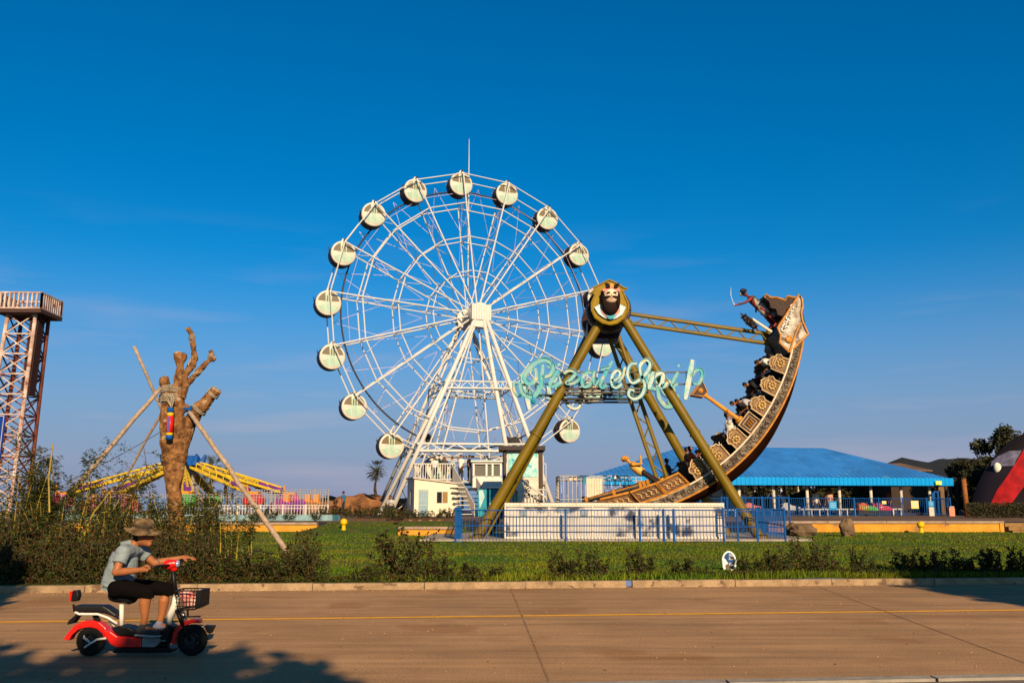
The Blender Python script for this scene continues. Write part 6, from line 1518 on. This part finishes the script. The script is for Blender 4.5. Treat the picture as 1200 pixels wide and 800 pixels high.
disc(T(246,467,-.1),T(257.5,455.5,-.15),6.2); disc(T(232,440,-.1),T(248,410.0,-.1),3.2) if 0 else None
disc(T(209,420),T(207.6,411),4.4); disc(T(192,447,.1),T(189.5,440,.1),4.8); disc(T(223,390,.15),T(216,382,.15),2.6)
ROPE=mat('binding_cloth',(.45,.37,.27),.9,var=.35,scale=8,bump=.5)
def wrap(c,d,r_,n=3,w=.05):
    d=d.normalized(); x=d.cross(V(0,1,0.1)).normalized(); y=d.cross(x); m=MB(); P=[]
    for q in range(n*14+1):
        t_=q*2*PI/14; P.append(c+d*(w*(q/14-n/2))+(x*math.cos(t_)+y*math.sin(t_))*r_*mpp*(1+.04*math.sin(q*1.7)))
    m.tube(P,w*.42,6); return m.build('binding',ROPE,tr)
wrap(T(199,466),V(0,0,1),11.5,4,.06); wrap(T(194,455,.08),V(-.2,0,1),7,4,.05); wrap(T(206,456),V(.1,0,1),6.8,3,.05); wrap(T(235,480,-.1),V(1,0,1),9,2,.05); wrap(T(251,462,-.12),V(1,0,1),7.2,2,.045); wrap(T(223,394,.15),V(0,0,1),3.4,3,.05); wrap(T(248.5,417,-.1),V(0,0,1),3.3,3,.035)
m=MB(); 
for q in range(5): m.tube([T(198+q*2,462,-.3),T(201+q*2,470,-.34),T(205,477+q,-.32)],.018,4)
m.build('binding',ROPE,tr)
# red, white and blue firecracker tube hanging on the trunk
t=thing('hanging_ribbon_roll',T(204,512,-.55),'red, yellow and blue striped roll tied to the trunk of the pruned tree','decoration')
Fp=lambda x,y:T(x,y,-.42)
for a,b_,mt,nm in(((206,479),(206,485),BLUEF,'blue_band'),((206,485),(205.7,489),YELLOW,'yellow_band'),((205.7,489),(205,508),RED,'red_wrap'),((205,508),(204.7,511),YELLOW,'yellow_band'),((204.7,511),(204.5,516),BLUEF,'blue_band')):
    MB().tube([Fp(*a),Fp(*b_)],.095,12).build(nm,mt,t,smooth=True)
m=MB(); m.tube([Fp(206,479),Fp(207,470),Fp(203,464)],.012,5); m.build('string',ROPE,t)
MB().box(Fp(205.3,498)+V(0,-.092,0),(.07,.012,.42)).build('stripe',mat('ribbon_purple_blue',(.1,.08,.35),.5),t)
t=thing('blue_knot',T(226,481,-.4),'small blue cloth knot on the right limb of the pruned tree','cloth'); m=MB(); m.cap(T(222,480,-.42),T(229,482,-.42),.045,.05); m.cap(T(228,482,-.42),T(230,478,-.42),.03,.04); m.build('knot',BLUEF,t,remesh=.015)
# props (leaning poles)
def prop(A,B,r,lab,dy0=0,dy1=0):
    a=at(A[0],A[1],TY+dy0); b_=at(B[0],B[1],TY+dy1); d=b_-a; P=[a+d*q/10+V(noise.noise(V(q*.7,r*99,0))*.03,0,noise.noise(V(q*.9,3,r*50))*.03) for q in range(11)]
    o=MB().tube(P,[r*(1-.02*q) for q in range(11)],10).build('tree_prop',WOODP,smooth=True); tag(o,lab,'wooden prop','leaning wooden props of the pruned tree'); return o
def foot(px,Y): return (px,400-((-(Y and (H-.1))/Y)*0))
def pyat(Y,z):   # photo y of a point at height z on plane Y (x~0)
    fw=Y*math.cos(TH)+(z-H)*math.sin(TH); up=-Y*math.sin(TH)+(z-H)*math.cos(TH); return 400-F*up/fw
prop((18,pyat(TY-1.5,.1)),(189,454),.075,'long pale pole leaning from the lower left up to the fork of the pruned tree',-1.5,-.45)
prop((340,pyat(TY+1.6-2.6,.1)),(222,482),.08,'pale pole leaning from the lower right up to the trunk of the pruned tree',-1.0,-.4)
prop((157,406),(199,456),.05,'short upper end of the far pole sticking out left above the fork',.35,.5) if 0 else prop((157,406),(262,pyat(TY+2.5,.1)),.05,'far pole crossing behind the trunk with its top sticking out at the upper left',.3,2.5)
prop((226,420),(100,pyat(TY+3,.1)),.045,'thin far pole rising behind the fork from the left hedge',.4,3.0)
o=MB().tube([at(190,505,26),at(150,528,26.4),at(80,565,27),at(40,590,27)],.012,5).build('guy_wire',CHROME); tag(o,'thin grey guy wire running down left from the pruned tree','wire')
# ---- palms
def palm(px,pyb,pyt,Y,cr,lab,seed,trr=.16):
    x=at(px,600,Y).x; zt_=at(px,pyt,Y).z; t=thing('palm_tree',V(x,Y,tz),lab,'palm tree'); rn_=random.Random(seed)
    m=MB(); P=[V(x+.1*math.sin(q*.8),Y,tz+(zt_-tz)*q/10) for q in range(11)]; m.tube(P,[trr*1.3-.03*math.sin(q) for q in range(11)],8)
    for q in range(24):
        z=tz+(zt_-tz)*(.8+.2*q/24); a=q*2.4; m.tube([V(x,Y,z),V(x+trr*2*math.cos(a),Y+trr*2*math.sin(a),z+.15)],[.05,.02],4)
    m.build('trunk',mat('palm_trunk',(.09,.06,.035),.9,var=.4,scale=4),t)
    f_=MB(); c=V(x,Y,zt_)
    for q in range(38):
        a=rn_.uniform(0,2*PI); e=rn_.uniform(-.9,1.3); L0=cr*rn_.uniform(.75,1.05); d=V(math.cos(a)*math.cos(e),math.sin(a)*math.cos(e),math.sin(e)); mid=c+d*L0*.55; end=c+d*L0*.8+V(0,0,-.12*cr)
        f_.tube([c,mid],.025,3,caps=False)
        u=(mid-c).normalized(); s=u.cross(V(0,0,1)); s=s.normalized() if s.length>.05 else V(1,0,0); n_=s.cross(u)
        for k in range(13):
            an=(k-6)/6*1.25; dd=(u*math.cos(an)+s*math.sin(an)).normalized(); tip=mid+dd*L0*.5+V(0,0,-.1*L0*abs(math.sin(an))-.08*L0); w_=.035*cr
            p1=mid.lerp(tip,.5)+n_*w_; f_.add([mid,p1+s*w_*.5,tip,p1-s*w_*.5],[(0,1,2,3)])
    f_.build('crown',mat('palm_leaf_dark',(.035,.04,.015),.6,island=.5),t); return t
palm(440,587,551,76,.95*1.25,'fan palm with a shaggy crown standing by the sea left of the wheel legs',3,.08)
palm(246,590,551,82,1.7,'dark fan palm behind the yellow ride right of the pruned tree',4,.13)
palm(264,590,556,84,1.0,'second dark palm crown just right of the fan palm behind the ride',6,.12)
# ---- broadleaf trees
def tree(px,Y,h,rx,seed,lab,n=5200,ll=.3,mt=None,z0=tz,grp=None,lowfrac=.12,cat='tree'):
    rn_=random.Random(seed); x=at(px,600,Y).x; t=thing('broadleaf_tree',V(x,Y,z0),lab,cat,grp); m=MB(); f_=MB(); o=V(x,Y,z0)
    m.tube([o,o+V(.1,0,h*.25),o+V(-.1,0,h*.5),o+V(.1,0,h*.8)],[h*.03,h*.024,h*.016,h*.006],8)
    cl=[]
    for i in range(26):
        a=rn_.uniform(0,2*PI); e=rn_.uniform(lowfrac,1); rr=rx*math.sqrt(max(.05,1-((e-.5)/.62)**2))*rn_.uniform(.35,1); c=o+V(math.cos(a)*rr,math.sin(a)*rr,h*e*.93); cl.append((c,rn_.uniform(.16,.3)*rx)); m.tube([o+V(0,0,h*max(.15,e*.6)),c],[h*.009,h*.003],4,caps=False)
    for i in range(n):
        c,r_=cl[rn_.randrange(26)]; d=V(rn_.gauss(0,1),rn_.gauss(0,1),rn_.gauss(0,.8)); d=d.normalized()*r_*rn_.random()**.4; leaf(f_,c+d,ll*rn_.uniform(.6,1.3),ll*.28,rn_,cup=.35)
    m.build('trunk',mat('tree_bark_dark',(.05,.035,.022),.9),t); f_.build('crown',mt or mat('tree_leaf_dark',(.022,.032,.012),.65,island=.7,scale=.4,col2=(.04,.04,.012)),t); return t
GTr='dark trees at the right edge behind the terrace'
tree(1174,66,5.4,2.6,1,'dark broadleaf tree behind the painted shell, highest left crown',n=6500,grp=GTr)
tree(1207,64,6.2,2.8,2,'tallest dark tree cut off by the right picture edge',n=6500,grp=GTr)
tree(1142,72,4.2,2.4,3,'lower dark olive tree right of the brown hut',n=5000,grp=GTr,mt=mat('tree_leaf_olive',(.04,.04,.012),.65,island=.6))
GP='trees behind the open pavilion'
for k,(px,Y,h) in enumerate(((790,79,3.2),(850,80,3.3),(905,80,3.4),(955,80,3.3),(1010,80,3.3),(1062,81,3.3))):
    tree(px,Y,h,2.9,20+k,'leafy dark tree seen through the pavilion, '+['leftmost of six','second from the left of six','third from the left of six','third from the right of six','second from the right of six','rightmost of six'][k],n=2600,ll=.4,grp=GP,lowfrac=.05,mt=mat('tree_leaf_olive',(.04,.04,.012)))
# low hedge under the painted shell
t=thing('low_hedge',V(at(1165,600,53).x,53,tz),'low dark hedge at the foot of the painted shell','hedge'); f_=MB(); rn4=random.Random(6)
for i in range(5000):
    px=rn4.uniform(1133,1230); Y=rn4.uniform(52.4,53.6); leaf(f_,V(at(px,600,Y).x,Y,tz+rn4.random()**.7*.85),rn4.uniform(.06,.14),.03,rn4)
f_.build('foliage',mat('tree_leaf_olive',(.04,.04,.012)),t)
m=MB()
for i in range(60): px=1133+i*1.6; m.tube([V(at(px,600,53).x,53,tz-.02),V(at(px+rn4.uniform(-1,1),600,53).x,53+rn4.uniform(-.3,.3),tz+.7)],.012,4)
m.build('stem',TWIG,t)
# ---- trees behind the photographer: they throw the shade on the near road
tree(600-60,0.01,1,1,99,'x') if 0 else None
def btree(x,Y,h,rx,seed,lab):
    global at; 
    rn_=random.Random(seed); t=thing('broadleaf_tree',V(x,Y,0),lab,'tree','roadside trees on the near side of the road'); m=MB(); f_=MB(); o=V(x,Y,0)
    m.tube([o,o+V(.1,0,h*.25),o+V(-.1,0,h*.5),o+V(.1,0,h*.8)],[.2,.17,.12,.05],8)
    for i in range(5200):
        a=V(rn_.gauss(0,1),rn_.gauss(0,1),rn_.gauss(0,1)).normalized()*rn_.random()**.35; p=o+V(a.x*rx,a.y*rx,h*.62+a.z*h*.36); leaf(f_,p,rn_.uniform(.3,.55),.16,rn_)
    m.build('trunk',mat('tree_bark_dark',(.05,.035,.022)),t); f_.build('crown',mat('tree_leaf_dark',(.022,.032,.012)),t)
btree(-6.9,3.0,8.4,1.7,1,'roadside tree behind the photographer, leftmost of the four')
btree(1.4,-9.1,9.6,2.6,2,'roadside tree behind the photographer, second from the left')
btree(-2.0,-8.9,9.8,2.7,3,'roadside tree behind the photographer, farthest back of the four')
btree(14.2,2.2,9.6,2.5,4,'roadside tree on the near side of the road beyond the right picture edge')
# ================================================================ CAMERA, SUN, SKY
cam=bpy.data.cameras.new('camera'); co=bpy.data.objects.new('camera',cam); C.objects.link(co)
co.location=(0,0,H); co.rotation_euler=(PI/2+TH,0,0); cam.sensor_width=36; cam.lens=36*F/1200; cam.clip_end=20000; cam.clip_start=.1
sc.camera=co
SAZ=R(15); SEL=R(25)
sl_=bpy.data.lights.new('sun','SUN'); sl_.energy=5; sl_.angle=R(.5); sl_.color=(1,.75,.45)
so=bpy.data.objects.new('sun',sl_); C.objects.link(so)
sd_=V(math.sin(SAZ)*math.cos(SEL),-math.cos(SAZ)*math.cos(SEL),math.sin(SEL))
so.rotation_euler=sd_.to_track_quat('Z','Y').to_euler()
w=bpy.data.worlds.new('World'); sc.world=w; w.use_nodes=True
nt=w.node_tree; N=nt.nodes; L=nt.links; bg=N['Background']
sky=N.new('ShaderNodeTexSky'); sky.sky_type='NISHITA'; sky.sun_disc=False; sky.sun_elevation=SEL
# sun_rotation: direction of the sun measured from +Y towards +X
sky.sun_rotation=math.atan2(sd_.x,sd_.y); sky.altitude=0; sky.air_density=1; sky.dust_density=1.2; sky.ozone_density=10
hs=N.new('ShaderNodeHueSaturation'); hs.inputs['Saturation'].default_value=1.12; hs.inputs['Value'].default_value=1
tn=N.new('ShaderNodeMix'); tn.data_type='RGBA'; tn.blend_type='MULTIPLY'; tn.inputs[0].default_value=1; tn.inputs[7].default_value=(.72,1.06,.98,1)
L.new(sky.outputs[0],tn.inputs[6]); L.new(tn.outputs[2],hs.inputs['Color'])
# thin low clouds
tc=N.new('ShaderNodeTexCoord'); mp=N.new('ShaderNodeMapping'); mp.inputs['Scale'].default_value=(2.2,2.2,16); mp.inputs['Location'].default_value=(1.3,.4,.25)
nz=N.new('ShaderNodeTexNoise'); nz.inputs['Scale'].default_value=1.6; nz.inputs['Detail'].default_value=7; nz.inputs['Roughness'].default_value=.5
L.new(tc.outputs['Generated'],mp.inputs[0]); L.new(mp.outputs[0],nz.inputs['Vector'])
r1=N.new('ShaderNodeMapRange'); r1.inputs[1].default_value=.52; r1.inputs[2].default_value=.8; r1.inputs[4].default_value=.5; L.new(nz.outputs[0],r1.inputs[0])
sx=N.new('ShaderNodeSeparateXYZ'); L.new(tc.outputs['Generated'],sx.inputs[0])
r2=N.new('ShaderNodeMapRange'); r2.inputs[1].default_value=.3; r2.inputs[2].default_value=.1; L.new(sx.outputs[2],r2.inputs[0])
mu=N.new('ShaderNodeMath'); mu.operation='MULTIPLY'; L.new(r1.outputs[0],mu.inputs[0]); L.new(r2.outputs[0],mu.inputs[1])
r4=N.new('ShaderNodeMapRange'); r4.interpolation_type='SMOOTHSTEP'; r4.inputs[1].default_value=.27; r4.inputs[2].default_value=0; r4.inputs[3].default_value=0; r4.inputs[4].default_value=.85; L.new(sx.outputs[2],r4.inputs[0])
hz=N.new('ShaderNodeMix'); hz.data_type='RGBA'; L.new(r4.outputs[0],hz.inputs[0]); L.new(hs.outputs[0],hz.inputs[6]); hz.inputs[7].default_value=(2.5,2.75,4.2,1)
mx=N.new('ShaderNodeMix'); mx.data_type='RGBA'; L.new(mu.outputs[0],mx.inputs[0]); L.new(hz.outputs[2],mx.inputs[6]); mx.inputs[7].default_value=(4.4,4.0,4.8,1)
L.new(mx.outputs[2],bg.inputs[0]); bg.inputs[1].default_value=.062
vs_=sc.view_settings; vs_.view_transform='Standard'; vs_.look='None'; vs_.exposure=.9; vs_.gamma=1; vs_.use_curve_mapping=False
sc.cycles.max_bounces=6; sc.cycles.diffuse_bounces=2; sc.cycles.transparent_max_bounces=8

bpy.data.scenes.remove(WS)
